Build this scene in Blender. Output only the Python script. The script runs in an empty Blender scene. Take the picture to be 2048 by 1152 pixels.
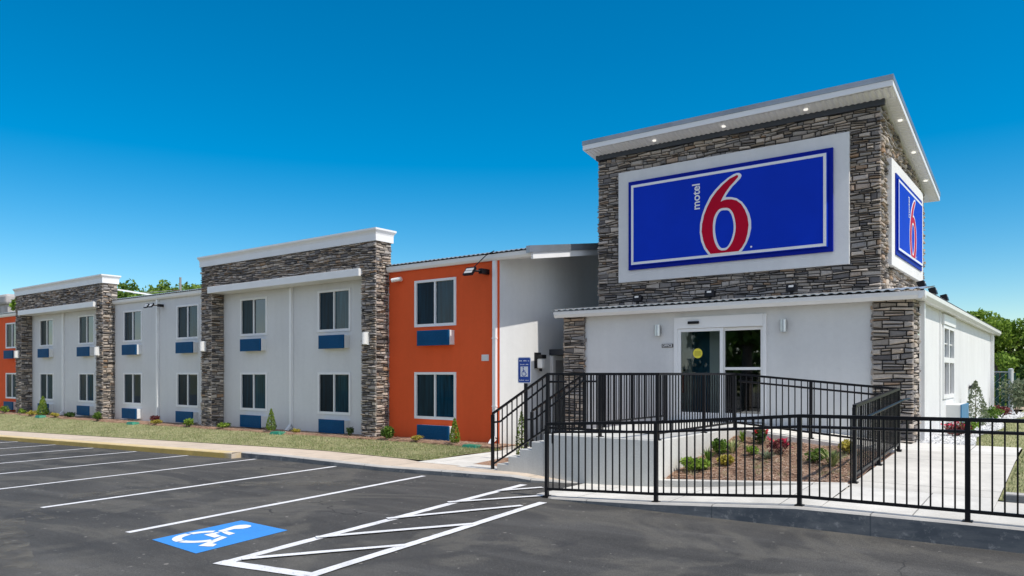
import bpy, bmesh, math, random
from mathutils import Vector, Matrix
from mathutils.geometry import tessellate_polygon
random.seed(7)
scn = bpy.context.scene
COL = scn.collection
PI = math.pi

# ------------------------------------------------------------------ mesh helper
class MB:
    def __init__(s): s.v = []; s.f = []
    def quad(s, *p):
        n = len(s.v); s.v += [tuple(q) for q in p]; s.f.append(tuple(range(n, n + len(p)))); return s
    def box(s, x0, y0, z0, x1, y1, z1):
        n = len(s.v)
        s.v += [(x0,y0,z0),(x1,y0,z0),(x1,y1,z0),(x0,y1,z0),(x0,y0,z1),(x1,y0,z1),(x1,y1,z1),(x0,y1,z1)]
        s.f += [tuple(n + i for i in q) for q in ((0,3,2,1),(4,5,6,7),(0,1,5,4),(1,2,6,5),(2,3,7,6),(3,0,4,7))]
        return s
    def hexa(s, p):           # 8 points, bottom ring then top ring
        n = len(s.v); s.v += [tuple(q) for q in p]
        s.f += [tuple(n + i for i in q) for q in ((0,3,2,1),(4,5,6,7),(0,1,5,4),(1,2,6,5),(2,3,7,6),(3,0,4,7))]
        return s
    def cyl(s, a, b, r, n=10, r2=None):
        a = Vector(a); b = Vector(b); d = (b - a).normalized(); r2 = r if r2 is None else r2
        u = d.orthogonal().normalized(); w = d.cross(u); k = len(s.v)
        for c, rr in ((a, r), (b, r2)):
            for i in range(n):
                t = 2*PI*i/n; s.v.append(tuple(c + u*math.cos(t)*rr + w*math.sin(t)*rr))
        for i in range(n):
            j = (i+1) % n; s.f.append((k+i, k+j, k+n+j, k+n+i))
        s.f.append(tuple(k+i for i in reversed(range(n)))); s.f.append(tuple(k+n+i for i in range(n)))
        return s
    def tube(s, pts, r, n=8):
        for a, b in zip(pts[:-1], pts[1:]):
            s.cyl(a, b, r, n)
        return s
    def bar(s, a, b, w, h):   # rectangular bar from a to b, width w sideways, height h (centred)
        a = Vector(a); b = Vector(b); d = (b-a); hz = Vector((d.x, d.y, 0))
        side = Vector((1,0,0)) if hz.length < 1e-6 else Vector((-hz.y, hz.x, 0)).normalized()
        up = Vector((0,0,1)) if hz.length > 1e-6 else Vector((0,1,0))
        sw = side*w/2; uh = up*h/2
        return s.hexa([a-sw-uh, a+sw-uh, b+sw-uh, b-sw-uh, a-sw+uh, a+sw+uh, b+sw+uh, b-sw+uh])
    def prism(s, prof, axis, a, b):   # profile of 2D points extruded along axis x or y
        n = len(s.v); m = len(prof)
        for t in (a, b):
            for p, q in prof:
                s.v.append((t, p, q) if axis == 'x' else (p, t, q))
        for i in range(m):
            j = (i+1) % m; s.f.append((n+i, n+j, n+m+j, n+m+i))
        s.f.append(tuple(n+i for i in range(m))[::-1]); s.f.append(tuple(n+m+i for i in range(m)))
        return s
    def grid(s, xs, ys, fz):
        n = len(s.v); m = len(ys)
        for x in xs:
            for y in ys:
                s.v.append((x, y, fz(x, y)))
        for i in range(len(xs)-1):
            for j in range(m-1):
                s.f.append((n+i*m+j, n+(i+1)*m+j, n+(i+1)*m+j+1, n+i*m+j+1))
        return s
    def shape(s, outer, holes, fn, d):    # flat shape with thickness; fn(u, v, depth) -> 3D
        loops = [outer] + list(holes); flat = [p for l in loops for p in l]
        tris = tessellate_polygon([[Vector((p[0], p[1], 0)) for p in l] for l in loops])
        n = len(s.v); s.v += [tuple(fn(p[0], p[1], d)) for p in flat]
        s.f += [tuple(n+i for i in t) for t in tris]
        k = len(s.v); s.v += [tuple(fn(p[0], p[1], 0)) for p in flat]
        o = 0
        for l in loops:
            m = len(l)
            for i in range(m):
                j = (i+1) % m; s.f.append((n+o+i, n+o+j, k+o+j, k+o+i))
            o += m
        return s
    def build(s, name, mat, parent=None, loc=None, smooth=False, bev=0, world=True, recalc=True):
        me = bpy.data.meshes.new(name)
        off = Vector((0,0,0))
        if parent is not None and world:
            p = parent
            while p is not None:
                off += p.location; p = p.parent
        if loc is not None and world: off += Vector(loc)
        me.from_pydata([tuple(Vector(v) - off) for v in s.v], [], s.f)
        if recalc:
            b = bmesh.new(); b.from_mesh(me); bmesh.ops.recalc_face_normals(b, faces=b.faces); b.to_mesh(me); b.free()
        if mat: me.materials.append(mat)
        if smooth:
            for p in me.polygons: p.use_smooth = True
        o = bpy.data.objects.new(name, me); COL.objects.link(o)
        if loc is not None: o.location = loc
        if parent is not None: o.parent = parent
        if bev:
            m = o.modifiers.new('b', 'BEVEL'); m.width = bev; m.segments = 2; m.limit_method = 'ANGLE'
        return o

def tag(o, label=None, cat=None, group=None, kind=None):
    if label: o['label'] = label
    if cat: o['category'] = cat
    if group: o['group'] = group
    if kind: o['kind'] = kind
    return o
def thing(name, loc, label, cat, group=None):
    o = bpy.data.objects.new(name, None); COL.objects.link(o); o.location = loc; o.empty_display_size = .1
    return tag(o, label, cat, group)
def copy_tree(o, parent=None):
    c = o.copy(); COL.objects.link(c)
    if parent is not None: c.parent = parent
    for ch in list(o.children): copy_tree(ch, c)
    return c

# ------------------------------------------------------------------ materials
def new_mat(name):
    m = bpy.data.materials.new(name); m.use_nodes = True
    nt = m.node_tree; b = nt.nodes['Principled BSDF']
    return m, nt, b
def N(nt, t, **k):
    n = nt.nodes.new(t)
    for a, v in k.items(): setattr(n, a, v)
    return n
def noise(nt, co, scale, detail=4, rough=.55, dist=0):
    n = N(nt, 'ShaderNodeTexNoise'); n.inputs['Scale'].default_value = scale
    n.inputs['Detail'].default_value = detail; n.inputs['Roughness'].default_value = rough; n.inputs['Distortion'].default_value = dist
    nt.links.new(co, n.inputs['Vector']); return n.outputs['Fac']
def ramp(nt, fac, stops, interp='LINEAR'):
    r = N(nt, 'ShaderNodeValToRGB'); r.color_ramp.interpolation = interp
    el = r.color_ramp.elements
    while len(el) < len(stops): el.new(.5)
    for e, (p, c) in zip(el, stops):
        e.position = p; e.color = (c[0], c[1], c[2], 1) if not isinstance(c, (int, float)) else (c, c, c, 1)
    nt.links.new(fac, r.inputs['Fac']); return r.outputs['Color']
def mix(nt, fac, a, b, mode='MIX'):
    m = N(nt, 'ShaderNodeMix', data_type='RGBA', blend_type=mode)
    for k, s in ((0, fac), (6, a), (7, b)):
        if hasattr(s, 'is_linked'): nt.links.new(s, m.inputs[k])
        elif k == 0: m.inputs[0].default_value = s
        else: m.inputs[k].default_value = (s[0], s[1], s[2], 1)
    return m.outputs[2]
def coords(nt, scale=None, kind='Object'):
    t = N(nt, 'ShaderNodeTexCoord'); o = t.outputs[kind]
    if scale:
        m = N(nt, 'ShaderNodeMapping'); m.inputs['Scale'].default_value = scale
        nt.links.new(o, m.inputs['Vector']); o = m.outputs['Vector']
    return o
def worldpos(nt, scale=None):
    g = N(nt, 'ShaderNodeNewGeometry'); o = g.outputs['Position']
    if scale:
        m = N(nt, 'ShaderNodeMapping'); m.inputs['Scale'].default_value = scale
        nt.links.new(o, m.inputs['Vector']); o = m.outputs['Vector']
    return o
def bump(nt, b, h, strength=.3, dist=.02):
    n = N(nt, 'ShaderNodeBump'); n.inputs['Strength'].default_value = strength; n.inputs['Distance'].default_value = dist
    nt.links.new(h, n.inputs['Height']); nt.links.new(n.outputs['Normal'], b.inputs['Normal'])
def simple(name, c, rough=.6, var=.08, scale=3, metal=0, spec=.5, bs=0, bstr=.2, bdist=.01):
    m, nt, b = new_mat(name)
    co = worldpos(nt)
    f = noise(nt, co, scale, 5)
    lo = [x*(1-var) for x in c]; hi = [min(1, x*(1+var)) for x in c]
    nt.links.new(ramp(nt, f, [(.3, lo), (.7, hi)]), b.inputs['Base Color'])
    b.inputs['Roughness'].default_value = rough; b.inputs['Metallic'].default_value = metal
    b.inputs['Specular IOR Level'].default_value = spec
    if bs: bump(nt, b, noise(nt, co, bs, 3), bstr, bdist)
    return m
def island(name, stops, rough=.9, inner=0, iscale=30, trans=0, spec=.3, bs=0, bstr=.4):
    m, nt, b = new_mat(name)
    g = N(nt, 'ShaderNodeNewGeometry')
    c = ramp(nt, g.outputs['Random Per Island'], stops)
    if inner:
        f = noise(nt, worldpos(nt), iscale, 4)
        c = mix(nt, inner, c, ramp(nt, f, [(.25, .3), (.75, 1.0)]), 'MULTIPLY')
    nt.links.new(c, b.inputs['Base Color'])
    b.inputs['Roughness'].default_value = rough; b.inputs['Specular IOR Level'].default_value = spec
    if bs: bump(nt, b, noise(nt, worldpos(nt), bs, 4), bstr, .01)
    if trans:
        out = nt.nodes['Material Output']; t = N(nt, 'ShaderNodeBsdfTranslucent'); nt.links.new(c, t.inputs['Color'])
        ms = N(nt, 'ShaderNodeMixShader'); ms.inputs[0].default_value = trans
        nt.links.new(b.outputs[0], ms.inputs[1]); nt.links.new(t.outputs[0], ms.inputs[2]); nt.links.new(ms.outputs[0], out.inputs['Surface'])
    return m

def stucco(name, c, stain=(.62,.52,.42), sc=.0):
    m, nt, b = new_mat(name)
    p = worldpos(nt)
    big = noise(nt, p, .45, 5)
    col = ramp(nt, big, [(.3, [x*.92 for x in c]), (.7, [min(1, x*1.03) for x in c])])
    col = mix(nt, .5, col, ramp(nt, noise(nt, p, 9, 5, .65), [(.3, .94), (.7, 1.02)]), 'MULTIPLY')
    # faint vertical weather streaks
    st = noise(nt, worldpos(nt, (1.6, 1.6, .12)), 2.2, 5)
    col = mix(nt, .5, col, ramp(nt, st, [(.35, .93), (.6, 1.0)]), 'MULTIPLY')
    # splash dirt close to the ground
    sx = N(nt, 'ShaderNodeSeparateXYZ'); nt.links.new(p, sx.inputs[0])
    mr = N(nt, 'ShaderNodeMapRange'); mr.inputs['From Min'].default_value = .95; mr.inputs['From Max'].default_value = .1
    nt.links.new(sx.outputs['Z'], mr.inputs['Value'])
    pw = N(nt, 'ShaderNodeMath', operation='POWER'); pw.inputs[1].default_value = 2.2; nt.links.new(mr.outputs[0], pw.inputs[0])
    nn = N(nt, 'ShaderNodeMath', operation='MULTIPLY'); nt.links.new(pw.outputs[0], nn.inputs[0]); nt.links.new(noise(nt, p, 2.5, 6), nn.inputs[1])
    n2 = N(nt, 'ShaderNodeMath', operation='MULTIPLY'); n2.inputs[1].default_value = .8; nt.links.new(nn.outputs[0], n2.inputs[0])
    col = mix(nt, n2.outputs[0], col, stain)
    nt.links.new(col, b.inputs['Base Color']); b.inputs['Roughness'].default_value = .9; b.inputs['Specular IOR Level'].default_value = .2
    bump(nt, b, noise(nt, p, 42, 4, .7), .5, .01)
    return m

M = {}
M['white_wall'] = stucco('white stucco', (.71,.715,.705))
M['orange_wall'] = stucco('orange stucco', (.80,.118,.034), stain=(.5,.12,.04))
M['white_trim'] = simple('white painted trim', (.78,.78,.77), .45, .03, 2)
M['white_metal'] = simple('white coated metal', (.8,.8,.79), .35, .03, 1.5)
M['grey_flash'] = simple('grey metal flashing', (.28,.31,.34), .35, .2, 1.2, metal=.5)
M['dark_trim'] = simple('dark grey trim', (.035,.04,.05), .5, .15, 3)
M['galv'] = simple('galvanised roof sheet', (.55,.57,.58), .35, .12, 1.5, metal=.75)
M['black_metal'] = simple('black powder coat', (.006,.006,.008), .42, .2, 6, spec=.3)
M['ac_blue'] = simple('blue ac panel', (.002,.072,.185), .55, .1, 2, spec=.12)
M['ac_white'] = simple('ac white sheet', (.72,.72,.7), .4, .05, 2)
M['steel'] = simple('brushed steel', (.55,.56,.57), .28, .08, 8, metal=1)
M['plastic_white'] = simple('white plastic', (.75,.75,.73), .4, .03, 3)
M['lens'] = simple('lamp lens', (.55,.56,.55), .15, .05, 20)
M['green_plastic'] = simple('green plastic', (.015,.2,.12), .5, .15, 6)
M['grey_door'] = simple('grey door', (.3,.3,.3), .5, .06, 2)
M['concrete_lit'] = None
M['red'] = simple('red plastic', (.45,.01,.01), .35, .1, 5)
M['sign_white'] = simple('sign white', (.8,.8,.8), .4, .02, 2)
M['sign_board'] = stucco('sign surround', (.76,.755,.74))
def gloss(name, c, rough=.45, coat=.0):
    m, nt, b = new_mat(name)
    f = noise(nt, worldpos(nt), .8, 4)
    nt.links.new(ramp(nt, f, [(.3, [x*.92 for x in c]), (.7, [min(1, x*1.06) for x in c])]), b.inputs['Base Color'])
    b.inputs['Roughness'].default_value = rough; b.inputs['Coat Weight'].default_value = coat; b.inputs['Specular IOR Level'].default_value = .1; b.inputs['Coat Roughness'].default_value = .12
    return m
M['sign_blue'] = gloss('sign blue face', (.0005,.034,.50))
M['sign_frame'] = gloss('sign blue frame', (.002,.015,.30))
M['sign_red'] = gloss('sign red', (.50,.001,.025))
M['yellow'] = simple('yellow sticker', (.75,.65,.05), .5, .05, 20)
M['olive'] = simple('sticker print', (.3,.27,.03), .5, .05, 20)
M['sign_blue_flat'] = simple('traffic blue', (.01,.06,.33), .4, .08, 12)

def glass_pane(name, c, rough, spec=.5):
    m, nt, b = new_mat(name)
    p = worldpos(nt)
    f = noise(nt, worldpos(nt, (6, 6, .5)), 1.6, 3)
    nt.links.new(ramp(nt, f, [(.35, [x*.6 for x in c]), (.65, [x*1.5 for x in c])]), b.inputs['Base Color'])
    b.inputs['Roughness'].default_value = rough; b.inputs['Specular IOR Level'].default_value = spec
    bump(nt, b, noise(nt, p, 1.3, 2), .04, .02)
    return m
M['glass'] = glass_pane('window glass', (.001,.03,.055), .02, .22)
M['screen'] = glass_pane('insect screen', (.001,.016,.03), .25, .1)
M['curtain_glass'] = glass_pane('glass over curtain', (.012,.045,.06), .03, .35)

def clear_glass(name='door glass', ior=1.55, tint=(.8,.86,.86,1)):
    m, nt, b = new_mat(name); out = nt.nodes['Material Output']
    t = N(nt, 'ShaderNodeBsdfTransparent'); t.inputs[0].default_value = tint
    g = N(nt, 'ShaderNodeBsdfGlossy'); g.inputs['Roughness'].default_value = .015
    co = worldpos(nt); nz = noise(nt, co, 1.5, 2)
    bp = N(nt, 'ShaderNodeBump'); bp.inputs['Strength'].default_value = .03; nt.links.new(nz, bp.inputs['Height']); nt.links.new(bp.outputs[0], g.inputs['Normal'])
    fr = N(nt, 'ShaderNodeFresnel'); fr.inputs['IOR'].default_value = ior
    ms = N(nt, 'ShaderNodeMixShader'); nt.links.new(fr.outputs[0], ms.inputs[0]); nt.links.new(t.outputs[0], ms.inputs[1]); nt.links.new(g.outputs[0], ms.inputs[2])
    nt.links.new(ms.outputs[0], out.inputs['Surface']); return m
M['door_glass'] = clear_glass()
M['mirror_glass'] = clear_glass('tinted door glass', 2.6, (.45,.5,.5,1))

M['stone'] = island('ledge stone', [(0, (0.138,0.128,0.127)), (.14, (0.232,0.212,0.200)), (.3, (0.355,0.316,0.273)), (.45, (0.520,0.431,0.346)), (.6, (0.300,0.290,0.286)), (.74, (0.657,0.566,0.473)), (.87, (0.451,0.404,0.357)), (.96, (0.410,0.270,0.169)), (1, (0.601,0.553,0.508))], .95, .38, 22, spec=.15, bs=38, bstr=.6)
M['mortar'] = simple('mortar', (.02,.02,.02), .95, .3, 20)
M['far_stone'] = M['stone']

def asphalt():
    m, nt, b = new_mat('asphalt'); p = worldpos(nt)
    fine = noise(nt, p, 70, 4, .7); big = noise(nt, p, .26, 7, .62, 1.0)
    st = noise(nt, worldpos(nt, (.22, 1.1, 1)), 1.1, 6, .62, 1.4)
    st2 = noise(nt, worldpos(nt, (.55, .8, 1)), .42, 6, .55, 2.6)
    st3 = noise(nt, worldpos(nt, (1.0, .45, 1)), .55, 5, .6, 1.2)
    c = ramp(nt, big, [(.28, (.050,.049,.047)), (.5, (.068,.066,.062)), (.72, (.094,.089,.080))])
    c = mix(nt, .85, c, ramp(nt, st, [(.3, .66), (.5, .95), (.66, 1.3)]), 'MULTIPLY')
    c = mix(nt, ramp(nt, st2, [(.52, 0), (.60, .55), (.68, .15), (.76, .6)]), c, (.128,.12,.102))
    c = mix(nt, ramp(nt, st3, [(.62, 0), (.70, .6)]), c, (.036,.036,.037))
    oil = noise(nt, p, .9, 4, .5, .3)
    c = mix(nt, ramp(nt, oil, [(.70, 0), (.76, .7)]), c, (.028,.028,.029))
    c = mix(nt, .9, c, ramp(nt, fine, [(.28, .55), (.5, 1.0), (.72, 1.5)]), 'MULTIPLY')
    v = N(nt, 'ShaderNodeTexVoronoi'); v.inputs['Scale'].default_value = 38; nt.links.new(p, v.inputs['Vector'])
    c = mix(nt, ramp(nt, v.outputs['Distance'], [(.10, .75), (.2, 0)]), c, (.17,.165,.155))
    sp = noise(nt, p, 11, 2, .4)
    c = mix(nt, ramp(nt, sp, [(.72, 0), (.745, .7)]), c, (.26,.245,.22))
    # hairline cracks, only here and there
    cr = N(nt, 'ShaderNodeTexVoronoi', feature='DISTANCE_TO_EDGE'); cr.inputs['Scale'].default_value = .42
    wob = N(nt, 'ShaderNodeVectorMath', operation='ADD'); nz = N(nt, 'ShaderNodeTexNoise'); nz.inputs['Scale'].default_value = 1.6; nt.links.new(p, nz.inputs['Vector'])
    nt.links.new(p, wob.inputs[0]); nt.links.new(nz.outputs['Color'], wob.inputs[1]); nt.links.new(wob.outputs[0], cr.inputs['Vector'])
    ck = mix(nt, 1, ramp(nt, cr.outputs['Distance'], [(.003, 1), (.007, 0)]), ramp(nt, noise(nt, p, .5, 3), [(.52, 0), (.6, .8)]), 'MULTIPLY')
    c = mix(nt, ck, c, (.02,.02,.02))
    nt.links.new(c, b.inputs['Base Color']); b.inputs['Roughness'].default_value = .85; b.inputs['Specular IOR Level'].default_value = .3
    bump(nt, b, fine, .6, .01); return m
M['asphalt'] = asphalt()
def paint(name, c, wear=.5, under=(.08,.08,.08)):
    m, nt, b = new_mat(name); p = worldpos(nt)
    f = noise(nt, p, 34, 6, .75); g2 = noise(nt, p, 2.2, 4); f3 = noise(nt, p, 1.6, 6, .7, .8)
    col = mix(nt, ramp(nt, f, [(.56, 0), (.68, wear)]), [x for x in c], under)
    col = mix(nt, ramp(nt, f3, [(.5, 0), (.72, wear*.55)]), col, [x*.45+.03 for x in c])
    col = mix(nt, .6, col, ramp(nt, g2, [(.3, .86), (.6, 1)]), 'MULTIPLY')
    nt.links.new(col, b.inputs['Base Color']); b.inputs['Roughness'].default_value = .7
    bump(nt, b, noise(nt, p, 90, 3), .35, .006); return m
M['paint_white'] = paint('white road paint', (.78,.78,.78), .7)
M['paint_blue'] = paint('blue road paint', (.045,.27,.70), .35)
M['paint_stencil'] = paint('stencil road paint', (.82,.83,.82), .1)
def concrete(name, c, joint=None, axis='X', stain=.3, wet=None):
    m, nt, b = new_mat(name); p = worldpos(nt)
    big = noise(nt, p, .8, 6, .6, .4); fine = noise(nt, p, 40, 4)
    col = ramp(nt, big, [(.3, [x*(1-stain*.6) for x in c]), (.65, c)])
    col = mix(nt, .5, col, ramp(nt, fine, [(.3, .82), (.7, 1.08)]), 'MULTIPLY')
    stk = noise(nt, worldpos(nt, (2.5,2.5,.25)), 1.5, 5)
    col = mix(nt, .45, col, ramp(nt, stk, [(.35, .8), (.6, 1)]), 'MULTIPLY')
    if joint:
        sx = N(nt, 'ShaderNodeSeparateXYZ'); nt.links.new(p, sx.inputs[0])
        md = N(nt, 'ShaderNodeMath', operation='PINGPONG'); md.inputs[1].default_value = joint/2; nt.links.new(sx.outputs[axis], md.inputs[0])
        lt = N(nt, 'ShaderNodeMath', operation='LESS_THAN'); lt.inputs[1].default_value = .008; nt.links.new(md.outputs[0], lt.inputs[0])
        col = mix(nt, lt.outputs[0], col, [x*.35 for x in c])
    nt.links.new(col, b.inputs['Base Color']); b.inputs['Roughness'].default_value = .88; b.inputs['Specular IOR Level'].default_value = .25
    bump(nt, b, fine, .25, .006); return m
M['walk'] = concrete('sidewalk concrete', (.66,.555,.44), 1.55, 'X')
M['slab'] = concrete('new concrete', (.77,.745,.68), 1.5, 'X', .42)
M['ramp'] = concrete('ramp concrete', (.72,.69,.62), 2.3, 'Y', .45)
M['conc_wall'] = concrete('cast concrete wall', (.66,.66,.62), None, 'X', .3)
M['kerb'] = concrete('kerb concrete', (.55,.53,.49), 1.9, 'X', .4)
def kerb_grime_shade(m):     # scuffs and stains, plus blue-grey shade painted into the kerb's upright face
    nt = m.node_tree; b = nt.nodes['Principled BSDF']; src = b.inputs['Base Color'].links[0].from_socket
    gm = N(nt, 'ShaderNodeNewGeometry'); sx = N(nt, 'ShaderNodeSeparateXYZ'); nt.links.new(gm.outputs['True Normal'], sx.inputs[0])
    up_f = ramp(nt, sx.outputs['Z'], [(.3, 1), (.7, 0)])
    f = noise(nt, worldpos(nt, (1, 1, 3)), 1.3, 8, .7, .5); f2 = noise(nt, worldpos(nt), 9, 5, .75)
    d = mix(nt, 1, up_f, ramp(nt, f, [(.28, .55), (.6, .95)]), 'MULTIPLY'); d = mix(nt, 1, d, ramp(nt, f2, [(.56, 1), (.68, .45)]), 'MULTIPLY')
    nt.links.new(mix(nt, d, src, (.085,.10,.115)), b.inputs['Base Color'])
kerb_grime_shade(M['kerb'])
M['kerb_yellow'] = paint('yellow kerb paint', (.60,.41,.10), .75, (.42,.36,.26))
def kerb_fade(m):      # paint worn off the walking edge and the last half metre
    nt = m.node_tree; b = nt.nodes['Principled BSDF']; src = b.inputs['Base Color'].links[0].from_socket
    gm = N(nt, 'ShaderNodeNewGeometry'); sx = N(nt, 'ShaderNodeSeparateXYZ'); nt.links.new(gm.outputs['True Normal'], sx.inputs[0])
    px = N(nt, 'ShaderNodeSeparateXYZ'); nt.links.new(gm.outputs['Position'], px.inputs[0])
    e = N(nt, 'ShaderNodeMapRange'); e.inputs['From Min'].default_value = -15.95; e.inputs['From Max'].default_value = -15.6; nt.links.new(px.outputs['X'], e.inputs['Value'])
    f = noise(nt, worldpos(nt), 5, 6, .7)
    top = mix(nt, 1, ramp(nt, sx.outputs['Z'], [(.3, 0), (.8, .75)]), ramp(nt, f, [(.35, .5), (.6, 1)]), 'MULTIPLY')
    end = mix(nt, 1, e.outputs[0], ramp(nt, f, [(.35, .6), (.6, 1)]), 'MULTIPLY')
    c = mix(nt, top, src, (.74,.62,.40)); nt.links.new(mix(nt, end, c, (.55,.47,.37)), b.inputs['Base Color'])
kerb_fade(M['kerb_yellow'])

def soil(name, stops, scale=18):
    m, nt, b = new_mat(name); p = worldpos(nt)
    f = noise(nt, p, scale, 8, .7, .6)
    c = ramp(nt, f, stops); c = mix(nt, .6, c, ramp(nt, noise(nt, p, 1.1, 4), [(.3, .75), (.7, 1.1)]), 'MULTIPLY')
    nt.links.new(c, b.inputs['Base Color']); b.inputs['Roughness'].default_value = .95; b.inputs['Specular IOR Level'].default_value = .1
    bump(nt, b, f, .9, .03); return m
M['lawn'] = soil('lawn soil', [(.3, (.18,.20,.09)), (.5, (.29,.30,.15)), (.62, (.40,.36,.21)), (.75, (.47,.42,.27))], 5)
M['mulch'] = soil('pine straw', [(.25, (.17,.095,.06)), (.5, (.36,.225,.155)), (.75, (.52,.37,.27))], 30)
M['straw'] = island('straw needles', [(0, (.18,.09,.055)), (.35, (.40,.25,.165)), (.75, (.55,.40,.29)), (1, (.62,.52,.42))], .9)
M['grass'] = island('grass blades', [(0, (.14,.19,.055)), (.4, (.24,.29,.11)), (.7, (.36,.37,.18)), (1, (.5,.45,.28))], .8, trans=.25)
def grass_tone(m):
    nt = m.node_tree; b = nt.nodes['Principled BSDF']; src = b.inputs['Base Color'].links[0].from_socket
    f = noise(nt, worldpos(nt), 1.1, 5, .65, .5)
    c = mix(nt, ramp(nt, f, [(.42, 0), (.66, .75)]), src, (.46,.42,.26)); nt.links.new(c, b.inputs['Base Color'])
grass_tone(M['grass'])
M['pebble'] = island('white stones', [(0, (.45,.45,.44)), (.5, (.68,.68,.67)), (1, (.82,.82,.81))], .8)
M['ground'] = soil('far ground', [(.3, (.10,.11,.04)), (.6, (.18,.17,.09)), (.8, (.30,.26,.17))], .8)
def leaf(name, a, b_, c, tr=.35): return island(name, [(0, a), (.5, b_), (1, c)], .65, trans=tr, spec=.3)
M['leaf_spring'] = leaf('spring leaves', (.08,.15,.015), (.19,.31,.035), (.32,.44,.07))
M['leaf_mid'] = leaf('mid leaves', (.045,.10,.014), (.11,.20,.028), (.19,.30,.05))
M['leaf_dark'] = leaf('dark leaves', (.018,.045,.01), (.04,.09,.018), (.08,.14,.03))
M['leaf_yellow'] = leaf('yellow leaves', (.28,.26,.03), (.45,.38,.06), (.55,.48,.14))
M['leaf_conifer'] = leaf('conifer scales', (.07,.14,.015), (.17,.27,.03), (.32,.40,.06))
M['leaf_grey'] = leaf('grey green needles', (.10,.14,.08), (.18,.22,.13), (.28,.30,.20))
M['leaf_red'] = leaf('dark red leaves', (.07,.015,.018), (.15,.03,.035), (.26,.08,.07))
M['flower_red'] = leaf('red petals', (.55,.01,.02), (.75,.03,.05), (.85,.10,.10), .3)
M['flower_pink'] = leaf('pink petals', (.65,.02,.08), (.8,.04,.12), (.85,.12,.2), .3)
M['leaf_yucca'] = leaf('striped blades', (.16,.24,.07), (.38,.42,.18), (.55,.52,.28), .2)
M['bark'] = simple('bark', (.11,.085,.065), .95, .35, 9, bs=20, bstr=.8, bdist=.03)
M['far_leaf'] = leaf('far leaves', (.08,.15,.02), (.18,.29,.045), (.30,.41,.08))
M['slat'] = simple('green slat', (.012,.075,.055), .5, .4, 6)
M['block'] = simple('weathered block', (.42,.40,.39), .95, .25, 1.2)

# ------------------------------------------------------------------ camera, sky, sun
cam = bpy.data.cameras.new('camera'); co = bpy.data.objects.new('camera', cam); COL.objects.link(co)
co.location = (0, 0, 1.95); co.rotation_euler = (PI/2, 0, math.atan2(.6016, .7988))
cam.sensor_width = 36; cam.lens = 36*1502/2048; cam.shift_y = 172/2048; cam.clip_end = 6000; cam.clip_start = .05
scn.camera = co
SUN = Vector((.65, -.028, 1)).normalized()
ELEV = math.asin(SUN.z)
w = bpy.data.worlds.new('World'); scn.world = w; w.use_nodes = True
nt = w.node_tree; bg = nt.nodes['Background']
sky = N(nt, 'ShaderNodeTexSky', sky_type='NISHITA'); sky.sun_disc = False
sky.sun_elevation = ELEV; sky.sun_rotation = math.atan2(SUN.x, SUN.y); sky.altitude = 300; sky.air_density = 1.0; sky.dust_density = .25; sky.ozone_density = 2.2
# sky toned by hand: deeper blue in view, paler and brighter behind as wall fill
def sky_tone(hue, sat, val):
    hs = N(nt, 'ShaderNodeHueSaturation'); hs.inputs['Hue'].default_value = hue; hs.inputs['Saturation'].default_value = sat; hs.inputs['Value'].default_value = val
    nt.links.new(sky.outputs[0], hs.inputs['Color']); return hs.outputs[0]
tc = N(nt, 'ShaderNodeTexCoord'); vm = N(nt, 'ShaderNodeVectorMath', operation='DOT_PRODUCT'); vm.inputs[1].default_value = (-.6, .8, 0)
nt.links.new(tc.outputs['Generated'], vm.inputs[0])
ms_ = N(nt, 'ShaderNodeMapRange', interpolation_type='SMOOTHSTEP'); ms_.inputs['From Min'].default_value = -.2; ms_.inputs['From Max'].default_value = .6
nt.links.new(vm.outputs['Value'], ms_.inputs['Value'])
nt.links.new(mix(nt, ms_.outputs[0], sky_tone(.505, .68, .70), sky_tone(.491, 1.6, .52)), bg.inputs['Color'])
bg.inputs['Strength'].default_value = .15
sl = bpy.data.lights.new('sun', 'SUN'); so = bpy.data.objects.new('sun', sl); COL.objects.link(so)
sl.energy = 2.4; sl.angle = math.radians(.5); sl.color = (1, .94, .86)
so.rotation_euler = SUN.to_track_quat('Z', 'Y').to_euler(); so.location = (20, 20, 40)
scn.view_settings.view_transform = 'Standard'; scn.view_settings.look = 'None'; scn.view_settings.exposure = .85; scn.view_settings.gamma = 1
try: scn.view_settings.use_curve_mapping = False
except Exception: pass

# ------------------------------------------------------------------ terrain heights
def g(x):
    if x > -14: return .03 + .005*(x+14)
    if x > -34: return .03 + .0215*(x+14)
    return .03 + .0215*(-20) + .005*(x+34)
def zwall(x):            # level of the bed along the wing
    if x > -14: return .16
    if x > -31: return .16 + (x+14)*(.10/17)
    return .06
def frange(a, b, n): return [a + (b-a)*i/n for i in range(n+1)]
XS = [-90, -60, -50, -42, -38, -34] + frange(-32, 2, 68) + [6, 12, 25, 60]
# far ground to the horizon
MB().grid([-2500,-300,-120,-60,0,60,300,2500], [-2500,-300,-60,0,30,60,120,300,2500], lambda x, y: -.9 if y < 30 or x < -20 else .35).build('ground', M['ground'])['kind'] = 'structure'
a = MB().grid(XS, [-60,-30,-15,-5,0,2,4,6,8,9,10,11.2,12.5], lambda x, y: g(x)).build('parking_lot', M['asphalt']); a['kind'] = 'structure'

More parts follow.
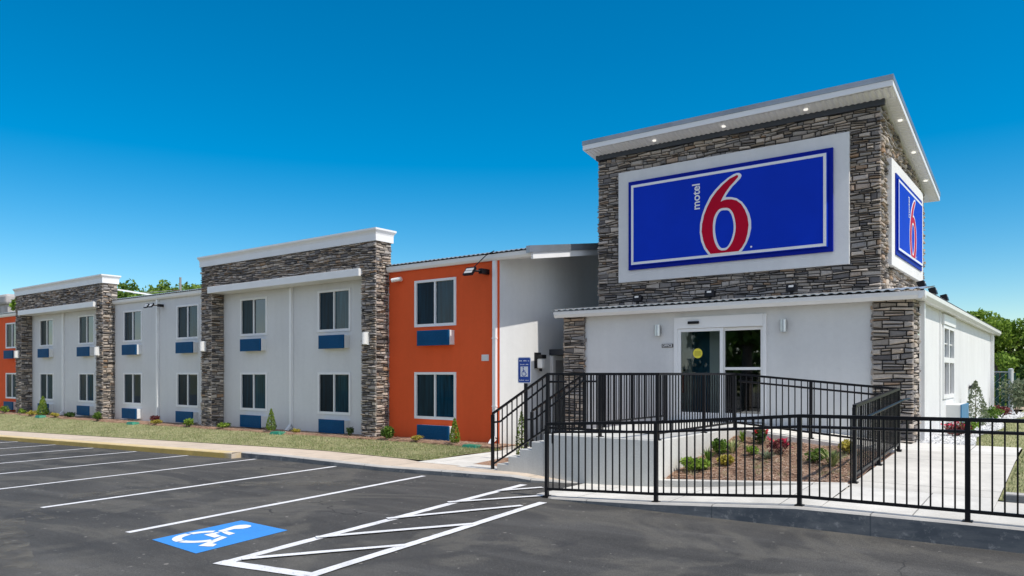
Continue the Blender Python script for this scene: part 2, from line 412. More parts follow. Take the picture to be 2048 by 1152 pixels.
# road markings: draped strips, 4 mm over the asphalt
rs_ = random.Random(17)
def strip(mb, a, b, w, dz=.004, n=48, cap=True):
    a = Vector((a[0], a[1])); b = Vector((b[0], b[1])); d = (b-a).normalized(); s = Vector((-d.y, d.x))*w/2
    k = len(mb.v); L = (b-a).length; n = max(4, int(L*9)); q = 0
    for i in range(n+1):
        p = a + (b-a)*i/n + s*.10*math.sin(i*.21+a.x); q = .6*q + rs_.uniform(-.05,.05)
        for e in (-1, 1):
            r = p + s*e*(1+q+rs_.uniform(-.05,.05)); mb.v.append((r.x, r.y, g(r.x)+dz))
    for i in range(n): mb.f.append((k+2*i, k+2*i+1, k+2*i+3, k+2*i+2))
LINES = [((-9.72,10.18),(-9.07,4.4)),((-12.26,10.2),(-11.8,4.52)),((-14.96,10.16),(-14.4,4.7)),((-17.39,9.9),(-17.05,4.6)),
         ((-19.83,9.86),(-19.5,4.6)),((-22.28,9.86),(-21.9,4.7)),((-24.85,9.9),(-24.5,4.7)),((-27.74,9.92),(-27.4,4.7)),((-30.4,9.92),(-30,4.7))]
names = ['nearest white bay line, ending beside the blue wheelchair square','white bay line second nearest, running up to the bare kerb','white bay line meeting the pavement just past the end of the yellow kerb paint',
 'first white bay line that meets the yellow kerb','second white bay line along the yellow kerb','third white bay line along the yellow kerb','fourth white bay line along the yellow kerb','fifth white bay line along the yellow kerb, at the left picture edge','farthest white bay line along the yellow kerb']
for (p, q), nm in zip(LINES, names):
    mb = MB(); strip(mb, p, q, .105)
    tag(mb.build('bay_line', M['paint_white']), nm, 'road marking', 'white parking bay lines', 'structure')
mb = MB(); W_ = .13
strip(mb, (-6.8,4.27), (-7.55,10.35), W_, .004, 10)
strip(mb, (-6.86,4.24), (-5.62,4.46), W_*1.2, .008)
strip(mb, (-5.68,4.42), (-6.22,9.02), W_, .012, 10)
for i, (p, q) in enumerate((((-6.76,4.43),(-5.86,5.85)),((-6.98,5.53),(-6.02,7.18)),((-7.15,6.8),(-6.3,8.6)),((-7.35,8.2),(-6.5,9.6)),((-7.43,9.5),(-7.05,10.2)))):
    strip(mb, p, q, .1, .016 + .001*i)
tag(mb.build('access_aisle_marking', M['paint_white']), 'white hatched access aisle painted on the asphalt in front of the ramp', 'road marking', None, 'structure')
mb = MB()
def drape(mb, pts, dz):
    tris = tessellate_polygon([[Vector((p[0], p[1], 0)) for p in pts]]); k = len(mb.v)
    mb.v += [(p[0], p[1], g(p[0])+dz) for p in pts]; mb.f += [tuple(k+i for i in t) for t in tris]
drape(mb, [(-8.43,4.37),(-8.62,5.64),(-7.61,5.61),(-7.39,4.3)], .004)
wcs = mb.build('wheelchair_marking', M['paint_blue']); tag(wcs, 'blue painted square with a white wheelchair symbol on the asphalt', 'road marking', None, 'structure')
mb = MB()
WC = dict(
 head=[(-8.36,5.38),(-8.35,5.45),(-8.30,5.50),(-8.22,5.51),(-8.15,5.47),(-8.12,5.40),(-8.12,5.34),(-8.15,5.30),(-8.19,5.26),(-8.145,5.08),(-8.21,5.06),(-8.25,5.09),(-8.29,5.2),(-8.33,5.3)],
 arm=[(-8.135,5.06),(-8.14,5.13),(-7.95,5.12),(-7.92,5.02),(-8.05,5.04)],
 seat=[(-8.19,5.03),(-8.18,4.86),(-7.93,4.84),(-7.95,4.94),(-8.08,4.96),(-8.12,4.97),(-8.12,5.03)],
 leg=[(-7.94,4.94),(-7.83,4.94),(-7.68,4.66),(-7.60,4.67),(-7.53,4.58),(-7.57,4.55),(-7.69,4.5),(-7.87,4.83)])
for k, p in WC.items(): drape(mb, p, .008)
def arcpts(a0, a1, n=10, cx=-8.09, cy=4.80, ro=(.325,.335), ri=(.215,.235)):
    o = [(cx+ro[0]*math.cos(t), cy+ro[1]*math.sin(t)) for t in frange(a0, a1, n)]
    i = [(cx+ri[0]*math.cos(t), cy+ri[1]*math.sin(t)) for t in frange(a1, a0, n)]
    return o + i
for a0, a1 in ((2.2, 3.15), (3.25, 4.75), (4.85, 6.1)): drape(mb, arcpts(a0, a1), .008)
mb.build('symbol', M['paint_stencil'], wcs)

# ghost bands of old sealer and dust on the lot
mg, ntg, bg_ = new_mat('ghost band'); fg_ = noise(ntg, worldpos(ntg), 3.2, 7, .7, .6); outg = ntg.nodes['Material Output']
bg_.inputs['Base Color'].default_value = (.165,.155,.13,1); bg_.inputs['Roughness'].default_value = .9
tg = N(ntg, 'ShaderNodeBsdfTransparent'); mxg = N(ntg, 'ShaderNodeMixShader'); ntg.links.new(ramp(ntg, fg_, [(.42, 0), (.6, .62)]), mxg.inputs[0]); ntg.links.new(tg.outputs[0], mxg.inputs[1]); ntg.links.new(bg_.outputs[0], mxg.inputs[2]); ntg.links.new(mxg.outputs[0], outg.inputs['Surface'])
mb = MB()
strip(mb, (-11.2,3.9), (-8.05,2.9), .3, .002); strip(mb, (-11.9,4.35), (-10.7,4.2), .16, .0022)
for p, q in (((-12.6,5.2),(-12.15,6.2)),((-12.15,6.2),(-11.6,7.5)),((-11.6,7.5),(-10.6,8.4)),((-10.6,8.4),(-9.9,8.7))): strip(mb, p, q, .5, .0024)
tag(mb.build('dust_band', mg), 'pale dusty bands of old sealer on the asphalt left of the wheelchair square', 'road marking', None, 'structure')

# kerb and sidewalk along the wing
def edgeY(x):
    P = [(-90,9.95),(-15.6,9.95),(-15.595,10.2),(-13,10.2),(-11,10.22),(-9.2,10.45),(-8.6,10.52),(-7.6,10.62),(-6.9,11.02)]
    for (x0,y0),(x1,y1) in zip(P[:-1], P[1:]):
        if x <= x1: return y0 + (y1-y0)*(x-x0)/(x1-x0)
    return 11.02
def walkz(x):
    if x < -15.6: return g(x)+.13
    if x < -11: return g(x)+.13 - .04*(x+15.6)/4.6
    if x > -8: return g(x)+.09-.085*min(1, (x+8)/1.1)
    return g(x)+.09
WX = [-90,-60,-46,-40,-36,-34] + frange(-33, -15.7, 30) + [-15.6,-15.595,-15.4,-15.2,-14,-13,-12,-11.5,-11,-10.6,-10,-9.2,-8.6,-8,-7.6,-7.3,-7.1,-6.9]
def ribbon(mb, xs, y0, y1, z0, z1):
    k = len(mb.v)
    for x in xs: mb.v += [(x, y0(x), z0(x)), (x, y1(x), z1(x))]
    for i in range(len(xs)-1): mb.f.append((k+2*i, k+2*i+2, k+2*i+3, k+2*i+1))
def kerb_block(mb, xs, y0, y1, ztop, zbot):
    ch = .02
    ribbon(mb, xs, y0, y0, zbot, lambda x: ztop(x)-ch)
    ribbon(mb, xs, y0, lambda x: y0(x)+ch, lambda x: ztop(x)-ch, ztop)
    ribbon(mb, xs, lambda x: y0(x)+ch, y1, ztop, ztop)
    x = xs[0]; mb.quad((x,y0(x),zbot(x)),(x,y1(x),zbot(x)),(x,y1(x),ztop(x)),(x,y0(x),ztop(x)-ch))
    x = xs[-1]; mb.quad((x,y0(x),zbot(x)),(x,y1(x),zbot(x)),(x,y1(x),ztop(x)),(x,y0(x),ztop(x)-ch))
xsY = [x for x in WX if x <= -15.6]; xsG = [x for x in WX if x >= -15.595]
mb = MB(); kerb_block(mb, xsY, edgeY, lambda x: edgeY(x)+.27, lambda x: walkz(x)+.006, lambda x: g(x)-.1)
tag(mb.build('yellow_kerb', M['kerb_yellow']), 'kerb face painted faded yellow along the pavement', 'kerb', None, 'structure')
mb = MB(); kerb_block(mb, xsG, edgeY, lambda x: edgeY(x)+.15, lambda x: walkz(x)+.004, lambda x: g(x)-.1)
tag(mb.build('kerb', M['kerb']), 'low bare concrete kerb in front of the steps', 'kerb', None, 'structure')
mb = MB(); ribbon(mb, WX, lambda x: edgeY(x)+.1, lambda x: 11.45 if x < -11 else 11.3, walkz, walkz)
mb.build('sidewalk', M['walk'])['kind'] = 'structure'
# side path leading back to the side door
mb = MB(); mb.grid([-10.9,-10.3,-9.7], [11.2,12,13,14,15,16,17.4], lambda x, y: walkz(x)+.004)
mb.grid([-9.7,-9,-8.6], [11.05,11.3,11.55], lambda x, y: walkz(x)+.006)
mb.build('side_path', M['slab'])['kind'] = 'structure'
# lawn in front of the wing
LX = [-90,-60,-46] + frange(-44, -10.9, 40)
def lawnz(x, y):
    t = max(0, min(1, (y-11.4)/2.7)); b = walkz(x)+.012
    return b + (zwall(x)-b)*t + .012*math.sin(x*2.3+y*3.1)*t*(1-t)*4
mb = MB(); mb.grid(LX, [11.42,11.8,12.3,12.8,13.3,13.8,14.15], lawnz); mb.build('lawn', M['lawn'])['kind'] = 'structure'
BX = [-60,-46] + frange(-44, -10.9, 80)
def bedfront(x): return 14.02 + .06*math.sin(x*1.7)+.05*math.sin(x*4.1+1)
mb = MB(); ribbon(mb, BX, bedfront, lambda x: bedfront(x)+.12, lambda x: lawnz(x,14.05)-.01, lambda x: zwall(x)+.045)
ribbon(mb, BX, lambda x: bedfront(x)+.12, lambda x: 14.9, lambda x: zwall(x)+.045, lambda x: zwall(x)+.05)
mb.grid([-9.72,-9,-8.3,-7.55], [11.5,12.5,14,16.3], lambda x, y: (.145 if y < 11.6 else .165)+.008*math.sin(x*5+y*3))
mb.build('mulch_strip', M['mulch'])['kind'] = 'structure'
# grass blades
def blades(rnd, n, pos, h0, h1, w):
    mb = MB()
    for _ in range(n):
        x, y, z = pos(rnd); t = rnd.uniform(0, PI); h = rnd.uniform(h0, h1); dx, dy = math.cos(t)*w, math.sin(t)*w
        lx, ly = rnd.uniform(-.6,.6)*h, rnd.uniform(-.6,.6)*h
        mb.quad((x-dx,y-dy,z),(x+dx,y+dy,z),(x+lx,y+ly,z+h))
    return mb
rnd = random.Random(3)
def p1(r):
    x = -10.95 - 31*r.random()**1.6; y = r.uniform(11.46, 14.05); return x, y, lawnz(x, y)-.004
mb = blades(rnd, 42000, p1, .02, .06, .008)
tag(mb.build('grass', M['grass'], recalc=False), 'dry mown grass between the pavement and the motel wing', 'grass', None, 'stuff')
# pine straw needles on the beds
def straw(rnd, n, pos, L=.09):
    mb = MB()
    for _ in range(n):
        x, y, z = pos(rnd); t = rnd.uniform(0, PI); l = L*rnd.uniform(.5, 1.2); dx, dy = math.cos(t)*l/2, math.sin(t)*l/2
        a, b = rnd.uniform(0,.02), rnd.uniform(0,.02); w_ = .005
        mb.quad((x-dx-dy*w_/l*2, y-dy+dx*w_/l*2, z+a),(x-dx+dy*w_/l*2, y-dy-dx*w_/l*2, z+a),(x+dx+dy*w_/l*2, y+dy-dx*w_/l*2, z+b),(x+dx-dy*w_/l*2, y+dy+dx*w_/l*2, z+b))
    return mb
def p2(r):
    x = -10.95 - 30*r.random()**1.5; y = r.uniform(bedfront(x)-.05, 14.72); return x, y, zwall(x)+.052
mb = straw(rnd, 7000, p2, .12)
tag(mb.build('pine_straw', M['straw'], recalc=False), 'brown pine straw litter along the foot of the motel wing', 'mulch', None, 'stuff')

# ------------------------------------------------------------------ stonework generator
def ledge_stones(mb, rnd, P, u, n, U0, U1, z0, ztop, row=(.06,.115), length=(.16,.52), depth=(.02,.06), hole=None):
    """P base point (z ignored), u horizontal direction, n outward normal; ztop(u) height of the top edge"""
    P = Vector(P); u = Vector(u); n = Vector(n)
    zmax = max(ztop(U0), ztop(U1)); zs = [z0]
    while zs[-1] < zmax: zs.append(zs[-1] + rnd.uniform(*row))
    ph = [(rnd.uniform(0, 6.3), rnd.uniform(0, 6.3)) for _ in zs]
    def zb(k, t):
        if k == 0: return zs[0]
        return zs[k] + .02*math.sin(t*1.9+ph[k][0]) + .016*math.sin(t*5.1+ph[k][1])
    for k in range(len(zs)-1):
        t = U0
        while t < U1 - .01:
            L = rnd.uniform(*length)
            if U1 - (t+L) < length[0]*.7: L = U1 - t
            a, b = t, t+L; t = b
            parts = [(0, 1)]
            if zs[k+1]-zs[k] > row[0]*1.35 and rnd.random() < .3:
                s = rnd.uniform(.4,.6); parts = [(0, s), (s, 1)]
            for f0, f1 in parts:
                def zz(f, q): return zb(k, q)*(1-f) + zb(k+1, q)*f
                c = [(a, zz(f0,a)), (b, zz(f0,b)), (b, zz(f1,b)), (a, zz(f1,a))]
                tp = min(ztop(a), ztop(b))
                if min(c[0][1], c[1][1]) > tp - .015: continue
                c = [(p, min(q, ztop(p))) for p, q in c]
                if hole and a > hole[0] and b < hole[1] and c[0][1] > hole[2] and c[2][1] < hole[3]: continue
                gp = .008; h = c[2][1]-c[1][1]; d = rnd.uniform(*depth); dj = [d + rnd.uniform(-.008,.008) for _ in range(4)]
                sg = ((1,1),(-1,1),(-1,-1),(1,-1)); j = lambda q: rnd.uniform(-q, q)
                base = [(p+s0*gp, q+s1*gp) for (p,q),(s0,s1) in zip(c, sg)]
                r1 = [(p+s0*(gp+rnd.uniform(0,.016)), q+s1*(gp+rnd.uniform(0,.010))) for (p,q),(s0,s1) in zip(c, sg)]
                ins = min(.022, h*.24)
                r2 = [(p+s0*(gp+ins*rnd.uniform(.7,2.0)), q+s1*(gp+ins*rnd.uniform(.5,1.1))) for (p,q),(s0,s1) in zip(c, sg)]
                kk = len(mb.v)
                for (p,q) in base: mb.v.append(tuple(P + u*p + n*0 + Vector((0,0,q))))
                for (p,q),e in zip(r1, dj): mb.v.append(tuple(P + u*p + n*(e*.62) + Vector((0,0,q))))
                for (p,q),e in zip(r2, dj): mb.v.append(tuple(P + u*p + n*e + Vector((0,0,q))))
                for o in (0, 4):
                    for i in range(4):
                        i2 = (i+1) % 4; mb.f.append((kk+o+i, kk+o+i2, kk+o+4+i2, kk+o+4+i))
                mb.f.append((kk+8, kk+9, kk+10, kk+11))

# ------------------------------------------------------------------ generic bits
def wall_holes(mb, x0, x1, z0, z1, y, holes, depth=.16):
    xs = sorted({x0, x1, *[h[0] for h in holes], *[h[1] for h in holes]}); zs = sorted({z0, z1, *[h[2] for h in holes], *[h[3] for h in holes]})
    for i in range(len(xs)-1):
        for j in range(len(zs)-1):
            cx, cz = (xs[i]+xs[i+1])/2, (zs[j]+zs[j+1])/2
            if any(h[0] < cx < h[1] and h[2] < cz < h[3] for h in holes): continue
            mb.quad((xs[i],y,zs[j]),(xs[i+1],y,zs[j]),(xs[i+1],y,zs[j+1]),(xs[i],y,zs[j+1]))
    for a, b, c, d in holes:
        for p, q in (((a,c),(b,c)),((b,c),(b,d)),((b,d),(a,d)),((a,d),(a,c))):
            mb.quad((p[0],y,p[1]),(q[0],y,q[1]),(q[0],y+depth,q[1]),(p[0],y+depth,p[1]))
def corrugated(mb, x0, x1, y0, z0, y1, z1, pitch=.15, amp=.02, th=.012):
    n = int((x1-x0)/pitch*4); prof = (0, .9, 1, .9)
    xs = frange(x0, x1, n); k = len(mb.v)
    for i, x in enumerate(xs):
        a = amp*(0, 1, 1, 0)[i % 4]
        mb.v += [(x,y0,z0+a),(x,y1,z1+a),(x,y0,z0+a+th),(x,y1,z1+a+th)]
    for i in range(n):
        p = k+4*i
        mb.f += [(p,p+4,p+5,p+1),(p+2,p+3,p+7,p+6),(p,p+2,p+6,p+4),(p+1,p+5,p+7,p+3)]

# ------------------------------------------------------------------ motel wing
WY = 14.76
WL = [-14.41, -18.51, -22.58, -26.64, -30.69, -34.68, -38.70, -42.72]; WW = 1.46
WH = [(3.25, 4.46), (.77, 1.975)]
wing = thing('motel_wing', (-30, WY, 0), 'long two-storey motel wing with white and orange walls, stone portals and a corrugated roof', 'building')
holes = [(x, x+WW, a, b) for x in WL for a, b in WH]
ZT = 4.86
mb = MB(); wall_holes(mb, -15.44, -11.5, -.3, ZT, WY, [h for h in holes if h[0] > -15.4]); mb.build('orange_wall', M['orange_wall'], wing, recalc=False)
mb = MB(); wall_holes(mb, -39.7, -15.44, -.3, ZT, WY, [h for h in holes if -39.7 < h[0] < -15.4]); mb.build('white_wall', M['white_wall'], wing, recalc=False)
mb = MB(); wall_holes(mb, -48, -39.7, -.6, ZT, WY, [h for h in holes if h[0] < -39.7]); mb.build('orange_wall', M['orange_wall'], wing, recalc=False)
RS = .157                                            # roof pitch
RY = 21.6; RZ = 4.95 + (RY-14.58)*RS
mb = MB(); mb.prism([(WY+.005,-.3),(28.29,-.3),(28.29,4.9),(RY,RZ-.02),(WY+.005,ZT+.1)], 'x', -11.62, -11.503)
mb.build('side_wall', M['white_wall'], wing)
mb = MB(); mb.box(-48,28.3,-.5,-11.6,28.5,4.9); mb.box(-48.1,WY,-.5,-48,28.4,5.2); mb.build('rear_wall', M['white_wall'], wing)
GW = 14.63
mb = MB()
for x0, x1, y0 in ((-15.42,-10.47,GW-.04),(-24.22,-15.46,14.9),(-31.42,-24.24,GW-.04),(-40.22,-31.46,14.9),(-48.2,-40.24,GW-.04)):
    corrugated(mb, x0, x1, y0, 4.95+(y0-14.58)*RS, RY, RZ)
corrugated(mb, -48.2, -10.47, RY, RZ, 29, 4.95)
mb.build('roof', M['galv'], wing)
for x0, x1 in ((-15.42,-10.47),(-31.42,-24.22),(-48.2,-40.24)):
    mb = MB(); mb.prism([(GW,4.935),(GW+.13,4.935),(GW+.13,4.785),(GW+.05,4.785),(GW+.01,4.84)], 'x', x0, x1); mb.build('gutter', M['white_metal'], wing, bev=.006)
    mb = MB(); mb.box(x0, GW+.13, 4.79, x1, WY-.004, 4.82); mb.build('soffit', M['white_trim'], wing)
# gable overhang: fascia board, dark flashing and sloping soffit
def rk(y, dz): return 4.95 + (y-14.58)*RS + dz
mb = MB()
mb.hexa([(-10.51,14.72,rk(14.72,-.25)),(-10.45,14.72,rk(14.72,-.25)),(-10.45,RY,RZ-.25),(-10.51,RY,RZ-.25),(-10.51,14.72,rk(14.72,-.08)),(-10.45,14.72,rk(14.72,-.08)),(-10.45,RY,RZ-.08),(-10.51,RY,RZ-.08)])
mb.build('rake_board', M['white_trim'], wing)
mb = MB()
mb.hexa([(-10.53,14.54,rk(14.54,-.10)),(-10.42,14.54,rk(14.54,-.10)),(-10.42,RY,RZ-.10),(-10.53,RY,RZ-.10),(-10.53,14.54,rk(14.54,.07)),(-10.42,14.54,rk(14.54,.07)),(-10.42,RY,RZ+.07),(-10.53,RY,RZ+.07)])
mb.build('rake_flashing', M['grey_flash'], wing)
mb = MB()
mb.hexa([(-11.5,14.72,rk(14.72,-.19)),(-10.51,14.72,rk(14.72,-.19)),(-10.51,RY,RZ-.19),(-11.5,RY,RZ-.19),(-11.5,14.72,rk(14.72,-.15)),(-10.51,14.72,rk(14.72,-.15)),(-10.51,RY,RZ-.15),(-11.5,RY,RZ-.15)])
mb.build('soffit', M['white_trim'], wing)
# windows
def make_window(first):
    mb = MB(); x1, z1 = WW, WH[0][1]-WH[0][0]; t = .055
    for a in ((-.02,-.025,-.03,t,.06,z1+.02),(x1-t,-.025,-.03,x1+.02,.06,z1+.02),(t,-.025,-.03,x1-t,.06,t-.01),(t,-.025,z1-t+.01,x1-t,.06,z1+.02),(x1*.475,-.008,t-.01,x1*.475+.05,.062,z1-t+.01)): mb.box(*a)
    o = mb.build('window', M['white_trim'], wing, loc=first, world=False, recalc=True)
    return o, t
wr = random.Random(23)
GV = [M['glass'], glass_pane('window glass dark', (.0008,.016,.03), .02, .7), glass_pane('window glass half drawn', (.004,.03,.045), .025, .3), glass_pane('window glass clear', (.001,.02,.035), .015, 1.0)]
SV = [M['screen'], glass_pane('insect screen dark', (.0008,.01,.018), .25, .1), glass_pane('insect screen grey', (.004,.02,.03), .3, .12)]
w0, tt = make_window((0,0,0))
z1 = WH[0][1]-WH[0][0]
mb = MB(); mb.box(tt,.02,tt-.01,WW*.475,.04,z1-tt+.01); pA = mb.build('screen_pane', M['screen'], w0, world=False)
mb = MB(); mb.box(WW*.475+.05,.034,tt-.01,WW-tt,.05,z1-tt+.01); pB = mb.build('glass_pane', M['glass'], w0, world=False)
first = True
for i, x in enumerate(WL):
    for j, (a, b) in enumerate(WH):
        o = w0 if first else copy_tree(w0); first = False
        o.location = (x+30, 0, a)
        for ch in o.children:
            ch.data = ch.data.copy(); ch.data.materials[0] = (wr.choice(GV) if ch.name.startswith('glass') else wr.choice(SV)) if (i, j) not in ((1, 0), (2, 1)) else (M['curtain_glass'] if ch.name.startswith('glass') else M['screen'])
# downspouts of the wing
def downspout(x, zt, zb, y=WY, foot=-1):
    mb = MB(); mb.box(x-.05, y-.085, zb+.1, x+.05, y-.005, zt)
    mb.hexa([(x-.05,y-.085,zb+.1),(x+.05,y-.085,zb+.1),(x+.05,y-.005,zb+.1),(x-.05,y-.005,zb+.1)] and [(x-.05,y-.26,zb),(x+.05,y-.26,zb),(x+.05,y-.2,zb-.03),(x-.05,y-.2,zb-.03),(x-.05,y-.085,zb+.17),(x+.05,y-.085,zb+.17),(x+.05,y-.01,zb+.1),(x-.05,y-.01,zb+.1)])
    for z in (zb+.9, zb+2.6): mb.box(x-.062, y-.09, z, x+.062, y-.003, z+.03)
    return mb
for x, zt in ((-11.62,4.78),(-19.80,4.70),(-27.98,4.78),(-36.15,4.70)):
    downspout(x, zt, zwall(x)+.07).build('downspout', M['white_metal'], wing)
# stone portals
def portal(dx, seed, brace=False):
    rnd = random.Random(seed)
    XL0, XL1, XR0, XR1 = -24.22+dx, -23.58+dx, -16.05+dx, -15.44+dx; F = 14.30; Z0 = -.25; ZH = 4.91; ZS = 5.63; YB = 14.86
    core = MB()
    for a, b in ((XL0, XL1), (XR0, XR1)): core.box(a+.03, F+.0, Z0, b-.03, YB-.004, ZH-.003)
    core.box(XL0+.03, F, ZH, XR1-.03, YB, ZS)
    o = core.build('stone_portal', M['mortar'], wing)
    s = MB(); kw = dict(row=(.045,.095), length=(.11,.34), depth=(.012,.065))
    for a, b in ((XL0, XL1), (XR0, XR1)):
        ledge_stones(s, rnd, (a,F,0), (1,0,0), (0,-1,0), .0, b-a, Z0, lambda t: ZH+.02, **kw)
        ledge_stones(s, rnd, (b-.03,F,0), (0,1,0), (1,0,0), -.02, (WY-F) if b < XR1 else .56, Z0, lambda t: (ZH+.02), **kw)
        ledge_stones(s, rnd, (a+.03,WY,0), (0,-1,0), (-1,0,0), 0, WY-F+.02, Z0, lambda t: ZH+.02, **kw)
    ledge_stones(s, rnd, (XL0,F,0), (1,0,0), (0,-1,0), 0, XR1-XL0, ZH+.0, lambda t: ZS, **kw)
    ledge_stones(s, rnd, (XR1-.03,F,0), (0,1,0), (1,0,0), -.02, .57, ZH, lambda t: ZS, **kw)
    s.build('ledge_stone', M['stone'], o)
    # flared cornice
    c = MB(); prof = [(0,0),(.03,0),(.03,.18),(.045,.235),(.08,.285),(.09,.295),(.09,.345),(0,.345)]
    rings = [[(XL0-p, F-.03-p, ZS+q),(XR1+p, F-.03-p, ZS+q),(XR1+p, YB+.02+p, ZS+q),(XL0-p, YB+.02+p, ZS+q)] for p, q in prof[:-1]]
    k = len(c.v)
    for r in rings: c.v += r
    for i in range(len(rings)-1):
        for j in range(4): c.f.append((k+4*i+j, k+4*i+(j+1)%4, k+4*i+4+(j+1)%4, k+4*i+4+j))
    n = len(rings); c.f.append(tuple(k+4*(n-1)+j for j in range(4))); c.f.append((k+3,k+2,k+1,k))
    c.build('cornice', M['white_trim'], o)
    l = MB(); l.box(XL1-.06, F-.14, 4.69, XR0+.03, WY-.006, 4.905); l.build('ledge', M['white_trim'], o, bev=.008)
    if brace: MB().bar((XR1-.3, YB, 5.45), (XR1-.3, YB+2.2, 5.3), .06, .06).build('brace', M['white_trim'], o)
portal(0, 11); portal(-15.99, 12, True)
# side door of the wing (in the shaded end wall)
d = MB(); d.box(-11.498, 17.0, .15, -11.40, 17.12, 2.45); d.box(-11.498, 18.1, .15, -11.40, 18.22, 2.45); d.box(-11.498, 17.12, 2.33, -11.40, 18.1, 2.45)
do = d.build('side_door', M['white_trim'], wing)
MB().box(-11.495, 17.12, .15, -11.45, 18.1, 2.33).build('door_leaf', M['grey_door'], do)
MB().cyl((-11.45,17.22,1.2),(-11.38,17.22,1.2),.03).build('handle', M['steel'], do)
MB().box(-11.495, 16.95, 2.47, -10.95, 18.4, 2.62).build('door_hood', M['dark_trim'], do)

# ------------------------------------------------------------------ air conditioners
acn = ['%s window of the near orange wall', '%s right window inside the nearer stone portal', '%s left window inside the nearer stone portal',
       '%s right window of the plain white wall between portals', '%s left window of the plain white wall between portals',
       '%s right window inside the farther stone portal', '%s left window inside the farther stone portal', '%s window of the far orange wall']
AW = 1.14
ac0 = thing('air_conditioner', (0,0,0), 'x', 'air conditioner', 'blue air conditioners on the motel wing')
MB().box(0,-.17,0,AW,.02,.38).build('housing', M['ac_white'], ac0, world=False, bev=.008)
mb = MB(); mb.box(-.012,-.215,-.012,AW-.02,-.172,.392)
mb.build('front_panel', M['ac_blue'], ac0, world=False, bev=.006)
mb = MB()
for k in range(9): mb.box(.03,-.221,.035+k*.038,AW-.075,-.2155,.048+k*.038)
mb.build('louvre', M['ac_blue'], ac0, world=False)
k = 0
for i, x in enumerate(WL):
    for j, z in enumerate((2.715, .205)):
        o = ac0 if k == 0 else copy_tree(ac0); k += 1
        o.location = (x+.27, WY, z)
        o['label'] = 'blue air conditioner under the ' + acn[i] % ('upper', 'lower')[j]

# ------------------------------------------------------------------ office building
OX0, OX1, OY, OYB = -10.5, -2.5, 16.2, 32.3; OZ = 3.42
office = thing('motel_office', (-6.5, OY, .5), 'single-storey white office building with stone corner piers and a glass sliding entrance', 'building')
DX0, DX1 = -7.47, -5.34
mb = MB(); wall_holes(mb, -9.9, -3.23, 0, OZ, OY, [(DX0, DX1, .88, 3.25)], .2); mb.build('front_wall', M['white_wall'], office, recalc=False)
SW = (19.95, 21.75, 1.42, 3.06)
mb = MB()
# right wall (faces +X) with window opening
ys = [OY+.5, SW[0], SW[1], OYB]; zs = [0, SW[2], SW[3], OZ]
for i in range(3):
    for j in range(3):
        if i == 1 and j == 1: continue
        mb.quad((OX1,ys[i],zs[j]),(OX1,ys[i+1],zs[j]),(OX1,ys[i+1],zs[j+1]),(OX1,ys[i],zs[j+1]))
mb.box(OX0, OYB-.02, 0, OX1, OYB, OZ)
mb.box(OX0, OY+.5, 0, OX0+.05, OYB, OZ)
mb.build('side_wall', M['white_wall'], office)
MB().box(OX1, 19.40, .5, OX1+.025, 19.46, OZ-.02).build('wall_batten', M['white_trim'], office)
def stone_pier(x0, x1, seed):
    o = MB().box(x0+.03, OY-.05, 0, x1-.03, OY+.5, OZ-.004).build('stone_pier', M['mortar'], office)
    r = random.Random(seed); s = MB(); kw = dict(row=(.055,.11), length=(.14,.42), depth=(.012,.07))
    ledge_stones(s, r, (x0,OY-.05,0), (1,0,0), (0,-1,0), 0, x1-x0, 0, lambda t: OZ, **kw)
    ledge_stones(s, r, (x1-.03,OY-.05,0), (0,1,0), (1,0,0), -.02, .52 if x1 > -4 else .06, 0, lambda t: OZ, **kw)
    ledge_stones(s, r, (x0+.03,OY+.45,0), (0,-1,0), (-1,0,0), 0, .52, 0, lambda t: OZ, **kw)
    s.build('ledge_stone', M['stone'], o)
stone_pier(-10.5, -9.88, 21); stone_pier(-3.25, -2.5, 22)
# eaves: gutter front and right, soffits, low roof
EZ = 3.42; GY = 15.84; GX = -2.27
mb = MB(); mb.prism([(GY,EZ+.10),(GY+.12,EZ+.10),(GY+.12,EZ-.05),(GY+.06,EZ-.05),(GY+.01,EZ+.02)], 'x', -10.62, GX); mb.build('gutter', M['white_metal'], office, bev=.006)
mb = MB(); mb.prism([(GX,EZ+.10),(GX-.12,EZ+.10),(GX-.12,EZ-.05),(GX-.06,EZ-.05),(GX-.01,EZ+.02)], 'y', GY+.002, 33.4); mb.build('gutter', M['white_metal'], office, bev=.006)
mb = MB(); mb.box(-10.6, GY+.12, EZ-.03, GX-.12, OY-.003, EZ-.005); mb.box(OX1+.003, OY, EZ-.032, GX-.12, 33.3, EZ-.007); mb.build('soffit', M['white_trim'], office)
mb = MB(); corrugated(mb, -10.66, GX+.02, GY-.03, EZ+.12, 16.86, EZ+.12+.95*.13, .17, .022); mb.build('roof', M['galv'], office)
mb = MB()   # rear roof, hipped, behind and beside the tower
Rz = EZ+.12
for q in ([(GX,16.86,Rz),(GX,33.5,Rz),(-6.4,29.5,Rz+.52),(-3.2,16.9,Rz+.13)],[(GX,33.5,Rz),(-10.66,33.5,Rz),(-6.4,29.5,Rz+.52)],[(-10.66,33.5,Rz),(-10.66,16.86,Rz),(-9.87,16.9,Rz+.13),(-6.4,29.5,Rz+.52)],[(-3.2,16.9,Rz+.13),(-6.4,29.5,Rz+.52),(-9.87,16.9,Rz+.13)]): mb.quad(*q)
mb.build('rear_roof', M['galv'], office)
